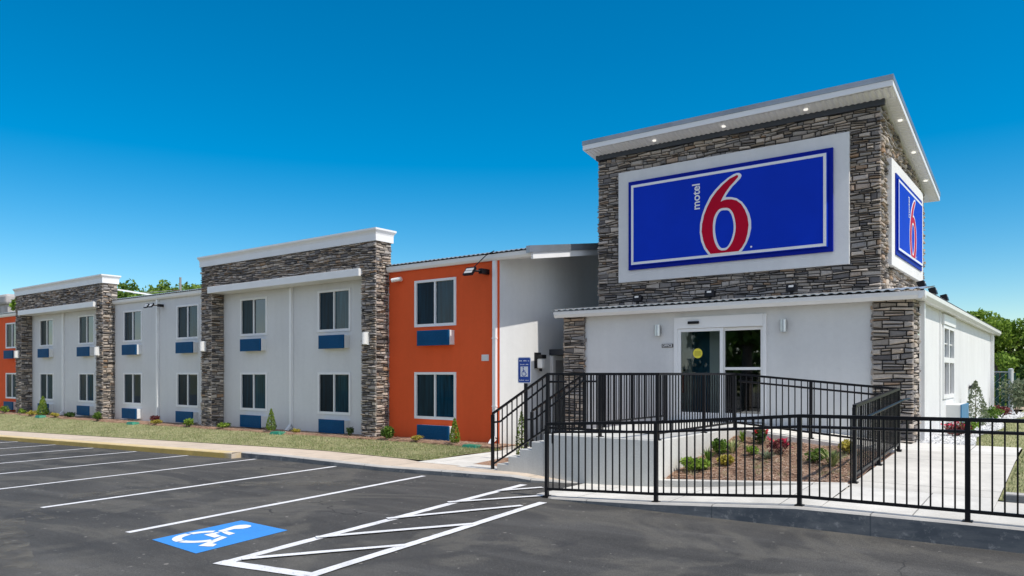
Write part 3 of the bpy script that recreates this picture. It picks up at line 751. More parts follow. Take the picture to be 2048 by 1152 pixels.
# downspouts
mb = MB(); mb.box(OX1+.004, OY+.53, .62, OX1+.09, OY+.63, EZ-.04); mb.build('downspout', M['white_metal'], office)
mb = MB(); mb.box(OX1+.004, 31.9, .62, OX1+.10, 32.05, EZ-.04); mb.hexa([(OX1+.02,31.9,.5),(OX1+.6,31.9,.44),(OX1+.6,32.05,.44),(OX1+.02,32.05,.5),(OX1+.004,31.9,.62),(OX1+.6,31.9,.53),(OX1+.6,32.05,.53),(OX1+.004,32.05,.62)])
mb.build('downspout', M['white_metal'], office)
MB().box(OX1-.1, 32.15, .3, OX1+.02, 32.3, EZ-.04).build('corner_board', M['dark_trim'], office)
# side window 2 over 2
mb = MB(); y0, y1, z0, z1_ = SW; x = OX1
for a in ((y0-.07,y0+.04,z0-.05,z1_+.04),(y1-.04,y1+.07,z0-.05,z1_+.04),((y0+y1)/2-.06,(y0+y1)/2+.06,z0,z1_)): mb.box(x-.06, a[0], a[2], x+.03, a[1], a[3])
for a, b in ((z0-.05,z0+.04),(z1_-.04,z1_+.04),(z0+.80,z0+.92)): mb.box(x-.058, y0+.04, a, x+.028, y1-.04, b)
for a in (y0+.04+.02, (y0+y1)/2+.06): pass
mb.box(x-.04, y0+.04, z0+1.24, x-.02, y1-.04, z0+1.265)
mb.box(x-.02, y0-.12, z1_+.05, x+.05, y1+.12, z1_+.28)
so_ = mb.build('side_window', M['white_trim'], office)
MB().box(x-.07,y0,z0+.9,x-.05,y1,z1_).build('glass_pane', M['glass'], so_)
MB().box(x-.07,y0,z0,x-.05,y1,z0+.8).build('screen_pane', simple('grey insect screen', (.12,.12,.13), .6, .1, 8), so_)
# entrance: header with operator, frame, sliding leaf, fixed leaf
Z0 = .88; y = OY
mb = MB(); mb.box(DX0, y-.05, Z0, DX0+.09, y+.1, 3.25); mb.box(DX1-.07, y-.05, Z0, DX1, y+.1, 3.25); mb.box(DX0+.09, y-.06, 2.99, DX1-.07, y+.1, 3.25)
ent = mb.build('sliding_entrance', M['white_metal'], office, bev=.004)
MB().box(DX0+.36, y-.10, 3.09, DX0+.62, y-.062, 3.15).build('motion_sensor', M['black_metal'], ent)
def leaf_door(x0, x1, yy, mid):
    mb = MB(); zt = 2.985; s = .075
    mb.box(x0,yy-.02,Z0+.02,x0+s,yy+.03,zt); mb.box(x1-s,yy-.02,Z0+.02,x1,yy+.03,zt); mb.box(x0+s,yy-.02,Z0+.02,x1-s,yy+.03,Z0+.2); mb.box(x0+s,yy-.02,zt-.07,x1-s,yy+.03,zt)
    if mid: mb.box(x0+s,yy-.02,Z0+1.16,x1-s,yy+.03,Z0+1.22)
    o = mb.build('door_leaf', M['white_metal'], ent, bev=.003)
    MB().box(x0+s-.01,yy,Z0+.19,x1-s+.01,yy+.01,zt-.06).build('glass', M['mirror_glass' if mid else 'door_glass'], o); return o
dl = leaf_door(DX0+.09, -6.30, y-.015, False); leaf_door(-6.36, DX1-.07, y+.05, True)
mb = MB(); mb.cyl((-6.90,y-.022,2.42),(-6.90,y-.019,2.42),.112,32); stk = mb.build('sticker', M['yellow'], dl)
mb = MB()
for q in range(5): mb.box(-6.97, y-.0245, 2.37+.022*q, -6.83+.01*(q%2), y-.0222, 2.378+.022*q)
mb.build('sticker_print', M['olive'], dl)
# lobby interior seen through the glass
mb = MB(); mb.box(-9.6,16.5,.8,-3.4,22,.875); mb.build('lobby_floor', simple('lobby tile', (.22,.2,.18), .35, .1, 2), office)
mb = MB(); mb.quad((-9.6,21.9,.87),(-3.4,21.9,.87),(-3.4,21.9,3.3),(-9.6,21.9,3.3)); mb.quad((-9.6,16.5,.87),(-9.6,21.9,.87),(-9.6,21.9,3.3),(-9.6,16.5,3.3)); mb.quad((-3.4,16.5,.87),(-3.4,21.9,.87),(-3.4,21.9,3.3),(-3.4,16.5,3.3)); mb.quad((-9.6,16.45,3.3),(-3.4,16.45,3.3),(-3.4,21.9,3.3),(-9.6,21.9,3.3))
mb.box(-8.3,17.05,.87,-7.42,17.12,3.29); mb.box(-6.97,17.05,.87,-6.62,17.12,3.29)
mb.build('lobby_wall', simple('lobby wall', (.8,.78,.74), .8, .06, 1), office)
MB().box(-7.418,17.07,.88,-6.972,17.1,3.28).build('lobby_panel', simple('lobby blue panel', (.02,.10,.17), .4, .1, 2), office)
MB().box(-6.4,19.6,.88,-4.0,20.2,1.9).build('lobby_counter', simple('counter wood', (.07,.05,.04), .4, .2, 3), office)
ex = thing('fire_extinguisher', (-7.63,16.95,1.5), 'red fire extinguisher hanging just inside the glass entrance', 'fire extinguisher')
ex_x, ex_y = -7.63, 16.95
MB().cyl((ex_x,ex_y,1.5),(ex_x,ex_y,1.88),.07,16).cyl((ex_x,ex_y,1.88),(ex_x,ex_y,1.95),.07,16,.03).build('cylinder', M['red'], ex)
MB().cyl((ex_x,ex_y,1.95),(ex_x,ex_y,2.02),.025,10).bar((ex_x,ex_y,2.01),(ex_x+.1,ex_y-.05,2.05),.025,.02).tube([(ex_x,ex_y,1.99),(ex_x-.09,ex_y-.04,1.95),(ex_x-.1,ex_y-.06,1.65)],.012,6).build('valve', M['black_metal'], ex)

# ------------------------------------------------------------------ sign tower
TX0, TX1, TY, TYB = -9.87, -3.2, 16.82, 22.1
tower = thing('sign_tower', (-6.5, 19.4, 3.5), 'square ledge-stone tower with a sloping roof above the office entrance', 'tower')
def tzt(yy): return 7.60 - (yy-16.3)*(1.08/6.3)
mb = MB(); mb.prism([(TY,3.45),(TYB,3.45),(TYB,tzt(TYB)),(TY,tzt(TY))], 'x', TX0+.03, TX1-.03); core = mb.build('stone_wall', M['mortar'], tower)
r = random.Random(31); s = MB(); kw = dict(row=(.045,.095), length=(.11,.36), depth=(.012,.075))
ledge_stones(s, r, (TX0,TY,0), (1,0,0), (0,-1,0), 0, TX1-TX0, 3.45, lambda t: 7.5, hole=(.65,6.0,4.3,6.95), **kw)
ledge_stones(s, r, (TX1-.03,TY,0), (0,1,0), (1,0,0), -.03, TYB-TY, 3.45, lambda t: tzt(TY+t)-.02, hole=(.55,4.4,4.3,6.4), **kw)
ledge_stones(s, r, (TX0+.03,TYB,0), (0,-1,0), (-1,0,0), 0, TYB-TY+.03, 3.45, lambda t: tzt(TYB-t)-.02, **kw)
s.build('ledge_stone', M['stone'], core)
MB().box(TX0-.02, TY-.1, 7.43, TX1+.07, TY-.003, 7.585).build('dark_trim', M['dark_trim'], tower)
A, B, Y0, Y1 = -10.03, -2.9, 16.3, 22.6
def slab(zo0, zo1, e=0):
    mb = MB(); zf = lambda yy: 7.85 - (yy-16.3)*(1.12/6.3)
    mb.hexa([(A-e,Y0-e,zf(Y0)+zo0),(B+e,Y0-e,zf(Y0)+zo0),(B+e,Y1+e,zf(Y1)+zo0),(A-e,Y1+e,zf(Y1)+zo0),(A-e,Y0-e,zf(Y0)+zo1),(B+e,Y0-e,zf(Y0)+zo1),(B+e,Y1+e,zf(Y1)+zo1),(A-e,Y1+e,zf(Y1)+zo1)]); return mb
slab(-.22, -.105).build('fascia', M['white_metal'], tower)
slab(-.104, 0, .012).build('roof', M['grey_flash'], tower)
# vented soffit: thin ribs under the overhang
mb = MB(); zf = lambda yy: 7.85 - (yy-16.3)*(1.12/6.3) - .2205
def ribs(c0, c1, n, fn):
    k = len(mb.v)
    for q in range(n*4+1):
        c = c0 + (c1-c0)*q/(n*4); d = (0, 0, -.012, -.012)[q % 4]
        for p in fn(c): mb.v.append((p[0], p[1], p[2]+d))
    for q in range(n*4): mb.f.append((k+2*q, k+2*q+1, k+2*q+3, k+2*q+2))
ribs(A+.03, B-.03, 60, lambda c: ((c, Y0+.03, zf(Y0+.03)-.003), (c, TY-.09, zf(TY-.09)-.003)))
ribs(TY-.08, Y1-.04, 52, lambda c: ((TX1+.075, c, zf(c)-.003), (B-.03, c, zf(c)-.003)))
mb.build('soffit', M['white_trim'], tower)
mE, nt_, b_ = new_mat('lit downlight'); b_.inputs['Emission Color'].default_value = (1,.95,.85,1); b_.inputs['Emission Strength'].default_value = .45
for p in ((-8.15,16.52),(-6.42,16.52),(-4.62,16.52)):
    MB().cyl((p[0],p[1],zf(16.52)-.03),(p[0],p[1],zf(16.52)-.004),.045,16).build('downlight', mE, tower)
for yy in (17.75,19.4,21.1):
    MB().cyl((-3.02,yy,zf(yy)-.035),(-3.02,yy,zf(yy)-.004),.045,16).build('downlight', mE, tower)

# ------------------------------------------------------------------ the two tower signs
OUTER = [(0.301, 0.868), (0.357, 0.863), (0.397, 0.833), (0.411, 0.791), (0.385, 0.737), (0.301, 0.662), (0.201, 0.579), (0.11, 0.474), (0.055, 0.399), (0.038, 0.359), (0.11, 0.353), (0.181, 0.341), (0.301, 0.299), (0.421, 0.204), (0.52, 0.064), (0.589, -0.082), (0.628, -0.242), (0.63, -0.417), (0.593, -0.587), (0.53, -0.736), (0.431, -0.891), (0.405, -0.915), (-0.36, -0.915), (-0.38, -0.897), (-0.47, -0.772), (-0.545, -0.583), (-0.577, -0.377), (-0.57, -0.175), (-0.523, 0.021), (-0.449, 0.213), (-0.334, 0.418), (-0.209, 0.56), (-0.064, 0.688), (0.099, 0.792), (0.221, 0.851)]
RED = [(0.301, 0.819), (0.333, 0.81), (0.335, 0.774), (0.241, 0.681), (0.14, 0.588), (0.038, 0.464), (-0.029, 0.359), (-0.072, 0.274), (-0.013, 0.293), (0.059, 0.303), (0.181, 0.29), (0.301, 0.246), (0.401, 0.158), (0.49, 0.009), (0.549, -0.154), (0.573, -0.332), (0.549, -0.524), (0.5, -0.694), (0.421, -0.822), (0.345, -0.9), (-0.313, -0.9), (-0.428, -0.736), (-0.491, -0.568), (-0.53, -0.362), (-0.517, -0.182), (-0.47, 0.014), (-0.397, 0.186), (-0.292, 0.372), (-0.167, 0.524), (-0.023, 0.652), (0.14, 0.765)]
RING = [(0.038, 0.118), (0.099, 0.104), (0.16, 0.062), (0.221, -0.034), (0.267, -0.197), (0.281, -0.356), (0.261, -0.511), (0.211, -0.663), (0.14, -0.774), (0.079, -0.831), (0.038, -0.849), (-0.013, -0.849), (-0.064, -0.842), (-0.136, -0.795), (-0.209, -0.658), (-0.25, -0.494), (-0.26, -0.313), (-0.25, -0.154), (-0.219, -0.038), (-0.146, 0.073), (-0.064, 0.118)]
INNER = [(0.038, 0.064), (0.089, 0.054), (0.136, 0.016), (0.184, -0.069), (0.221, -0.211), (0.233, -0.351), (0.217, -0.486), (0.17, -0.639), (0.11, -0.741), (0.069, -0.782), (0.028, -0.796), (-0.023, -0.797), (-0.064, -0.783), (-0.115, -0.728), (-0.167, -0.603), (-0.198, -0.46), (-0.209, -0.319), (-0.192, -0.161), (-0.157, -0.046), (-0.095, 0.046), (-0.033, 0.068)]
def catmull(pts, sub=3):
    n = len(pts); out = []
    for i in range(n):
        p0, p1, p2, p3 = (Vector(pts[(i+k-1) % n]) for k in range(4))
        if (p2-p1).length > .4: out.append(tuple(p1)); continue
        for j in range(sub):
            t = j/sub
            q = .5*((2*p1)+(p2-p0)*t+(2*p0-5*p1+4*p2-p3)*t*t+(3*p1-p0-3*p2+p3)*t**3); out.append((q.x, q.y))
    return out
RINGs, INNERs = catmull(RING), catmull(INNER)
def text_mesh(body, size, fn, depth, mb, align='CENTER', spacing=1.0, off=0):
    c = bpy.data.curves.new('lettering', 'FONT'); c.body = body; c.size = size; c.align_x = align; c.align_y = 'CENTER'; c.space_character = spacing; c.offset = off
    c.resolution_u = 4
    o = bpy.data.objects.new('lettering', c); COL.objects.link(o)
    bpy.context.view_layer.update()
    dg = bpy.context.evaluated_depsgraph_get(); me = bpy.data.meshes.new_from_object(o.evaluated_get(dg))
    k = len(mb.v); mb.v += [tuple(fn(v.co.x, v.co.y, depth)) for v in me.vertices]; mb.f += [tuple(k+i for i in p.vertices) for p in me.polygons]
    bpy.data.objects.remove(o); bpy.data.curves.remove(c); bpy.data.meshes.remove(me)
def lodging_sign(root, fn0, hw, hh, mg, bw, s, lab_c=(.05,0), flat=1.0):
    """fn(u, v, d): sign plane to world, d out of the wall. hw, hh half size of blue cabinet, mg white surround margins"""
    fn = lambda u, v, d: fn0(u, v, d if d < .09 else .09 + (d-.09)*flat)
    def bx(u0, v0, u1, v1, d0, d1):
        m = MB(); m.hexa([fn(u0,v0,d0),fn(u1,v0,d0),fn(u1,v1,d0),fn(u0,v1,d0),fn(u0,v0,d1),fn(u1,v0,d1),fn(u1,v1,d1),fn(u0,v1,d1)]); return m
    bx(-hw-mg[0],-hh-mg[1],hw+mg[0],hh+mg[1],-.03,.095).build('surround', M['sign_board'], root, bev=.006)
    bx(-hw,-hh,hw,hh,.095,.15).build('cabinet', M['sign_frame'], root, bev=.006)
    e = .10
    pan = bx(-hw+e,-hh+e,hw-e,hh-e,.15,.215).build('face', M['sign_blue'], root, bev=.004)
    m = MB(); a, b = hw-e-.015, hh-e-.015
    R = [(-a,-b),(a,-b),(a,b),(-a,b)]; H = [(-a+bw,-b+bw),(a-bw,-b+bw),(a-bw,b-bw),(-a+bw,b-bw)]
    m.shape(R, [H], lambda u, v, d: fn(u, v, .215+d), .006); m.build('border', M['sign_white'], pan)
    f6 = lambda u, v, d: fn(lab_c[0]+u*s, lab_c[1]+v*s, .215+d)
    m = MB(); m.shape(OUTER, [INNERs], f6, .009); m.build('numeral_outline', M['sign_white'], pan)
    m = MB(); m.shape(RED, [RINGs], f6, .013); m.build('numeral', M['sign_red'], pan)
    m = MB(); tx, ty = lab_c[0]-.66*s, lab_c[1]+.47*s
    text_mesh('motel', .27*s, lambda u, v, d: fn(tx - v, ty + u, .215+d), .008, m, spacing=.97, off=.004); m.build('lettering', M['sign_white'], pan, recalc=False)
    m = MB(); c0 = (lab_c[0]+.63*s, lab_c[1]-.83*s); m.shape([(c0[0]+.022*math.cos(t), c0[1]+.022*math.sin(t)) for t in frange(0, 2*PI*.95, 14)], [], lambda u, v, d: fn(u, v, .215+d), .006); m.build('trademark_dot', M['sign_white'], pan)
fs = thing('lodging_sign', (-6.53, TY-.06, 5.63), 'large blue sign with a red numeral on the shaded front of the stone tower', 'sign', 'blue signs on the stone tower')
lodging_sign(fs, lambda u, v, d: Vector((-6.52+u, TY-d, 5.625+v)), 2.41, 1.095, (.31,.285), .06, 1.0, (.07, -.005))
ss = thing('lodging_sign', (TX1+.06, 19.345, 5.365), 'smaller blue sign with a red numeral on the sunlit side of the stone tower', 'sign', 'blue signs on the stone tower')
lodging_sign(ss, lambda u, v, d: Vector((TX1+d, 19.345+u, 5.365+v)), 1.66, .87, (.33,.255), .05, .78, (.18, -.005), .45)

# ------------------------------------------------------------------ small fixtures
def sconce(loc, label, group, kind):
    t = thing('wall_light', loc, label, 'wall light', group); x, y, z = loc
    if kind == 'steel':
        MB().box(x-.05,y-.03,z-.07,x+.05,y+.005,z+.07).build('back_plate', M['dark_trim'], t)
        MB().cyl((x,y-.1,z-.13),(x,y-.1,z+.13),.075,20).build('shade', M['steel'], t, smooth=False)
    else:
        MB().box(x-.09,y-.03,z-.18,x+.09,y+.04,z+.18).build('back_plate', M['plastic_white'], t)
        MB().cyl((x,y-.06,z-.16),(x,y-.06,z+.16),.08,16).build('shade', M['plastic_white'], t)
sconce((-7.86,OY,2.97), 'steel cylinder wall light left of the entrance, above the small black plaque', 'steel cylinder wall lights', 'steel')
sconce((-4.96,OY,2.97), 'steel cylinder wall light right of the entrance', 'steel cylinder wall lights', 'steel')
sconce((-15.80,14.24,2.94), 'white wall light on the right pier of the nearer stone portal', 'white wall lights on the portal piers', 'w')
sconce((-23.98,14.24,2.90), 'white wall light on the left pier of the nearer stone portal', 'white wall lights on the portal piers', 'w')
sconce((-31.78,14.24,2.88), 'white wall light on the right pier of the farther stone portal', 'white wall lights on the portal piers', 'w')
sconce((-39.85,14.24,2.88), 'white wall light on the left pier of the farther stone portal', 'white wall lights on the portal piers', 'w')
pl = thing('office_plaque', (-7.65,OY,2.6), 'small black plaque lettered OFFICE beside the entrance', 'sign')
MB().box(-7.79,OY-.018,2.57,-7.51,OY+.001,2.65).build('plate', M['black_metal'], pl)
m = MB(); text_mesh('OFFICE', .078, lambda u, v, d: Vector((-7.65+u, OY-.018-d, 2.61+v)), .002, m, off=.002); m.build('lettering', M['sign_white'], pl, recalc=False)
def floodlight(loc, label, heads, wire=None, sc=1.0):
    t = thing('floodlight', loc, label, 'floodlight', 'floodlights under the wing eaves'); x, y, z = loc
    MB().box(x+.12-.07*sc,y+.34,z-.06*sc,x+.12+.07*sc,WY-.002,z+.1*sc).cyl((x+.02,y+.10,z),(x+.12,y+.42,z+.02),.025).bar((x+heads[0]-.02,y+.12,z),(x+heads[-1]+.02,y+.12,z),.03,.03).build('bracket', M['black_metal'], t)
    for dx in heads:
        f = lambda u, v, d: Vector((x+dx+(u+.18*v)*sc, y+.05+(d*.8+v*.45)*sc, z+(v*.75-d*.5)*sc))
        m = MB(); m.hexa([f(-.19,-.16,-.0),f(.19,-.16,-.0),f(.19,.16,-.0),f(-.19,.16,-.0),f(-.17,-.14,.09),f(.17,-.14,.09),f(.17,.14,.09),f(-.17,.14,.09)])
        h = m.build('lamp_head', M['black_metal'], t)
        for v0, v1 in ((-.10,-.012),(.012,.10)):
            m = MB(); m.hexa([f(-.15,v0,-.012),f(.15,v0,-.012),f(.15,v1,-.012),f(-.15,v1,-.012),f(-.15,v0,.0),f(.15,v0,.0),f(.15,v1,.0),f(-.15,v1,.0)]); m.build('lens', M['lens'], h)
    if wire: MB().tube(wire, .012, 6).build('cable', M['black_metal'], t)
floodlight((-12.0,14.12,4.50), 'floodlight under the eave of the near orange wall', (0,), [(-11.95,14.3,4.6),(-11.85,14.4,4.74),(-11.72,14.5,4.9),(-11.5,14.54,4.99)], .8)
floodlight((-27.75,14.2,4.52), 'twin floodlight under the eave of the plain white wall above the downspout', (-.17,.17), None, .62)
cm = thing('security_camera', (-14.95,WY,4.56), 'small white security camera on the near orange wall beside the stone pier', 'camera')
MB().cyl((-14.95,WY,4.56),(-14.95,WY-.08,4.56),.05,14).build('mount', M['plastic_white'], cm)
MB().cyl((-14.85,WY-.1,4.57),(-15.12,WY-.2,4.53),.055,14).build('housing', M['plastic_white'], cm)
MB().cyl((-15.12,WY-.2,4.53),(-15.126,WY-.202,4.529),.04,14).build('lens', M['black_metal'], cm)
vt = thing('wall_vent', (-11.95,WY,2.36), 'small white louvred vent on the near orange wall beside the downspout', 'vent')
MB().box(-12.06,WY-.03,2.28,-11.84,WY,2.44).build('frame', M['plastic_white'], vt)
m = MB()
for q in range(5): m.box(-12.045,WY-.04,2.292+q*.029,-11.855,WY-.031,2.307+q*.029)
m.build('louvre', M['plastic_white'], vt)
el = thing('door_light', (-11.5,16.35,2.3), 'black and white lantern on the shaded end wall by the side door', 'wall light')
MB().box(-11.5,16.25,2.1,-11.42,16.45,2.52).cyl((-11.36,16.35,2.02),(-11.36,16.35,2.1),.04).build('bracket', M['black_metal'], el)
MB().box(-11.43,16.27,2.1,-11.27,16.43,2.36).build('shade', M['plastic_white'], el, bev=.03)
MB().box(-11.43,16.25,2.36,-11.25,16.45,2.46).build('cap', M['black_metal'], el)
def spot(loc, yaw, label):
    t = thing('roof_spotlight', loc, label, 'spotlight', 'black spotlights on the office roof'); x, y, z = loc
    c, s = math.cos(yaw), math.sin(yaw)
    f = lambda u, v, w_: Vector((x + u*c - v*s, y + u*s + v*c, z + w_))
    MB().hexa([f(-.03,-.03,-.06),f(.03,-.03,-.06),f(.03,.03,-.06),f(-.03,.03,-.06),f(-.03,-.03,.05),f(.03,-.03,.05),f(.03,.03,.05),f(-.03,.03,.05)]).build('stem', M['black_metal'], t)
    h = MB().hexa([f(-.11,-.08,.04),f(.11,-.08,.04),f(.11,.05,-.0+.02),f(-.11,.05,.02),f(-.11,-.04,.19),f(.11,-.04,.19),f(.11,.10,.16),f(-.11,.10,.16)]).build('lamp_head', M['black_metal'], t, bev=.01)
    MB().hexa([f(-.05,-.065,.125),f(.05,-.065,.125),f(.05,-.05,.12),f(-.05,-.05,.12),f(-.05,-.056,.165),f(.05,-.056,.165),f(.05,-.04,.17),f(-.05,-.04,.17)]).build('driver_box', M['lens'], h)
spot((-8.56,16.45,3.68), 0, 'black spotlight on the roof edge below the left end of the large sign')
spot((-6.72,16.45,3.68), 0, 'black spotlight on the roof edge below the numeral of the large sign')
spot((-4.89,16.45,3.68), 0, 'black spotlight on the roof edge below the right end of the large sign')
spot((-2.55,17.4,3.68), PI/2, 'black spotlight on the side roof right at the tower corner')
spot((-2.55,18.9,3.68), PI/2, 'black spotlight on the side roof, middle of the three along the sunlit side')
spot((-2.55,20.7,3.68), PI/2, 'black spotlight on the side roof, farthest back along the sunlit side')
# side wall air conditioner, hose bib
sa = thing('air_conditioner', (OX1,21.2,.6), 'blue air conditioner under the window of the sunlit office side wall', 'air conditioner')
MB().box(OX1-.02,20.45,.72,OX1+.30,21.75,1.22).build('housing', M['ac_white'], sa, bev=.008)
MB().box(OX1+.302,20.42,.71,OX1+.335,21.77,1.23).build('front_panel', simple('sunlit ac panel', (.06,.2,.36), .45, .1, 2), sa, bev=.006)  # paler than the wing's panels: sunlight put into the base colour
hb = thing('water_tap', (OX1,25.2,.6), 'outdoor tap on a riser pipe against the sunlit office wall', 'tap')
MB().tube([(OX1+.06,25.2,.5),(OX1+.06,25.2,1.55)],.025,8).tube([(OX1+.06,25.5,.5),(OX1+.06,25.5,.9),(OX1+.06,25.35,.95)],.03,8).build('pipe', M['plastic_white'], hb)
MB().box(OX1+.02,25.05,1.52,OX1+.16,25.35,1.62).cyl((OX1+.1,25.0,1.6),(OX1+.1,25.4,1.66),.04).build('valve', M['dark_trim'], hb)
# accessible parking sign on a post
hs_ = thing('parking_sign', (-9.15,12.6,.2), 'blue accessible parking sign on a black post behind the steps', 'sign')
MB().box(-9.18,12.6,.1,-9.12,12.65,2.0).build('post', M['black_metal'], hs_)
def rrect(hw, hh, r, n=5):
    o = []
    for cx, cy, a in ((hw-r,hh-r,0),(-hw+r,hh-r,PI/2),(-hw+r,-hh+r,PI),(hw-r,-hh+r,1.5*PI)):
        o += [(cx+r*math.cos(a+t), cy+r*math.sin(a+t)) for t in frange(0, PI/2, n)]
    return o
cs, sn = math.cos(-.12), math.sin(-.12)
fp = lambda u, v, d: Vector((-9.16+u, 12.59-d, 2.03+v))
m = MB(); m.shape(rrect(.168,.27,.035), [], fp, .004); m.build('plate', M['sign_white'], hs_)
m = MB(); m.shape(rrect(.152,.254,.03), [], lambda u, v, d: fp(u, v, .004+d), .002); panel = m.build('panel', M['sign_blue_flat'], hs_)
m = MB(); m.shape([(-.095,-.135),(.095,-.135),(.095,.075),(-.095,.075)], [], lambda u, v, d: fp(u, v, .006+d), .002); m.build('symbol_field', M['sign_white'], panel)
def wheelchair(mb, fn, s):
    P = lambda l: [(x*s, y*s) for x, y in l]
    mb.shape(P([(-.12+.075*math.cos(t), .43+.075*math.sin(t)) for t in frange(0, 5.9, 12)]), [], fn, .002)
    mb.shape(P([(-.16,.33),(-.08,.33),(-.06,.12),(.12,.12),(.12,.06),(-.06,.06),(-.05,0),(.16,0),(.27,-.24),(.36,-.2),(.38,-.26),(.24,-.33),(.11,-.07),(-.14,-.07)]), [], fn, .002)
    o = [(-.02+.3*math.cos(t), -.2+.3*math.sin(t)) for t in frange(2.0, 6.0, 16)]; i = [(-.02+.235*math.cos(t), -.2+.235*math.sin(t)) for t in frange(6.0, 2.0, 16)]
    mb.shape(P(o+i), [], fn, .002)
m = MB(); wheelchair(m, lambda u, v, d: fp(u, v-.03, .008+d), .2); m.build('wheelchair_symbol', M['sign_blue_flat'], panel)
m = MB(); rr = random.Random(5)
for row, (v, segs) in enumerate(((.195, ((-.125,-.045),(-.02,.07),(.095,.13))), (.12, ((-.1,.005),(.035,.1))), (-.205, ((-.125,.0),(.03,.125))))):
    for a, b in segs:
        u = a
        while u < b-.008:
            h = rr.choice((.012,.016,.022)); m.shape([(u,v-.012),(u+.011,v-.012),(u+.011,v-.012+h),(u,v-.012+h)], [], lambda p, q, d: fp(p, q, .006+d), .002); u += .018
m.build('lettering', M['sign_white'], panel)

# ------------------------------------------------------------------ landing, steps, ramp, bed
LZ = .88
land = thing('entrance_landing', (-6.5,11.1,0), 'raised concrete landing with steps at its left end in front of the office entrance', 'landing')
MB().box(-7.62,11.05,-.1,-5.38,16.19,LZ).build('slab', M['conc_wall'], land, bev=.012)
m = MB(); pr = [(-8.68,-.1)]
for q, zt in enumerate((.275,.43,.58,.73)): pr += [(-8.68+.265*q, zt), (-8.68+.265*(q+1)-(.002 if q == 3 else 0), zt)]
pr.append((-7.622,-.1)); m.prism(pr, 'y', 11.053, 12.45)
m.build('steps', M['conc_wall'], land, bev=.012)
def r1z(x): return LZ + (min(max(x,-5.38),-2.5)+5.38)/2.88*(.61-LZ)
m = MB(); m.hexa([(-5.378,14.45,-.1),(-2.52,14.45,-.1),(-2.52,16.15,-.1),(-5.378,16.15,-.1),(-5.378,14.45,LZ-.006),(-2.52,14.45,.605),(-2.52,16.15,.605),(-5.378,16.15,LZ-.006)])
tag(m.build('upper_ramp', M['slab'], bev=.01), None, None, None, 'structure')
RP = [(9.42,.325),(11.3,.42),(14.5,.60),(16.3,.625)]
def r2z(y):
    for (a,b),(c,d) in zip(RP[:-1], RP[1:]):
        if y <= c: return b + (d-b)*(y-a)/(c-a)
    return .625
def wz(x):
    P = [(-6.75,.075),(-6.33,.085),(-4.66,.175),(-2.73,.325),(-.95,.345),(8,.40)]
    if x <= P[0][0]: return P[0][1]
    for (a,b),(c,d) in zip(P[:-1], P[1:]):
        if x <= c: return b + (d-b)*(x-a)/(c-a)
    return .40
# lower walk along the railing, then the ramp going back to the right of the bed
XW = [-6.75,-6.33,-5.8,-5.2,-4.66,-4,-3.4,-2.73,-2.5,-1.8,-.95,-.4,.5,2,4,8]
def wy0(x): return 9.36 if x > -6.3 else 9.36+.5*(-6.3-x)
m = MB(); ribbon(m, [x for x in XW if x <= -2.5], lambda x: wy0(x)+.1, lambda x: 11.06, wz, lambda x: wz(x) + (.11*(x+5.3)/2.8 if x > -5.3 else 0)*.95)
ribbon(m, [-2.5,-1.8,-.95,-.78], lambda x: wy0(x)+.1, lambda x: 11.06, wz, lambda x: r2z(11.06))
ribbon(m, [-.78,-.4,.5,2,4,8], lambda x: wy0(x)+.1, lambda x: 10.9, wz, lambda x: wz(x)+.05)
m.build('walkway', M['slab'])['kind'] = 'structure'
m = MB(); m.grid([-2.52,-1.6,-.78], [11.06,11.3,12,13,14,14.9], lambda x, y: r2z(y)+.001); m.build('ramp', M['ramp'])['kind'] = 'structure'
m = MB(); m.grid([-2.52,-1.6,-.80], [14.9,15.5,16.28], lambda x, y: r2z(y)+.001); m.build('ramp_landing', M['slab'])['kind'] = 'structure'
# kerb under the front railing
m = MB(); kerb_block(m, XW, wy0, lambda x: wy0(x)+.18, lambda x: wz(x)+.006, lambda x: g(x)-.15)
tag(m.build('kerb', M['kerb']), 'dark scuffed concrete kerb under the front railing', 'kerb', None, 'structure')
# planting bed between landing, ramps and walk
def bedz(x, y):
    a = (x+5.38)/2.86; b = max(0, (y-11.2)/3.25)
    return (1-b)*((1-a)*.24+a*.43)+b*((1-a)*.74+a*.57) + .02*math.sin(x*4.3+y*2)*.6 + .015*math.sin(x*9+y*7)
m = MB(); m.grid(frange(-5.38,-2.53,20), frange(11.19,14.46,22), bedz); m.build('planting_bed', M['mulch'])['kind'] = 'structure'
m = MB()
m.hexa([(-5.378,11.04,0),(-2.56,11.04,.1),(-2.56,11.2,.1),(-5.378,11.2,0),(-5.378,11.04,.25),(-2.56,11.04,.435),(-2.56,11.2,.435),(-5.378,11.2,.25)])
m.build('bed_kerb', M['slab'], bev=.01)['kind'] = 'structure'
rnd = random.Random(9)
def p3(r):
    x = r.uniform(-5.35,-2.56); y = r.uniform(11.22,14.42); return x, y, bedz(x, y)+.003
tag(straw(rnd, 9000, p3, .1).build('pine_straw', M['straw'], recalc=False), 'brown pine straw covering the planting bed between the ramps', 'mulch', None, 'stuff')
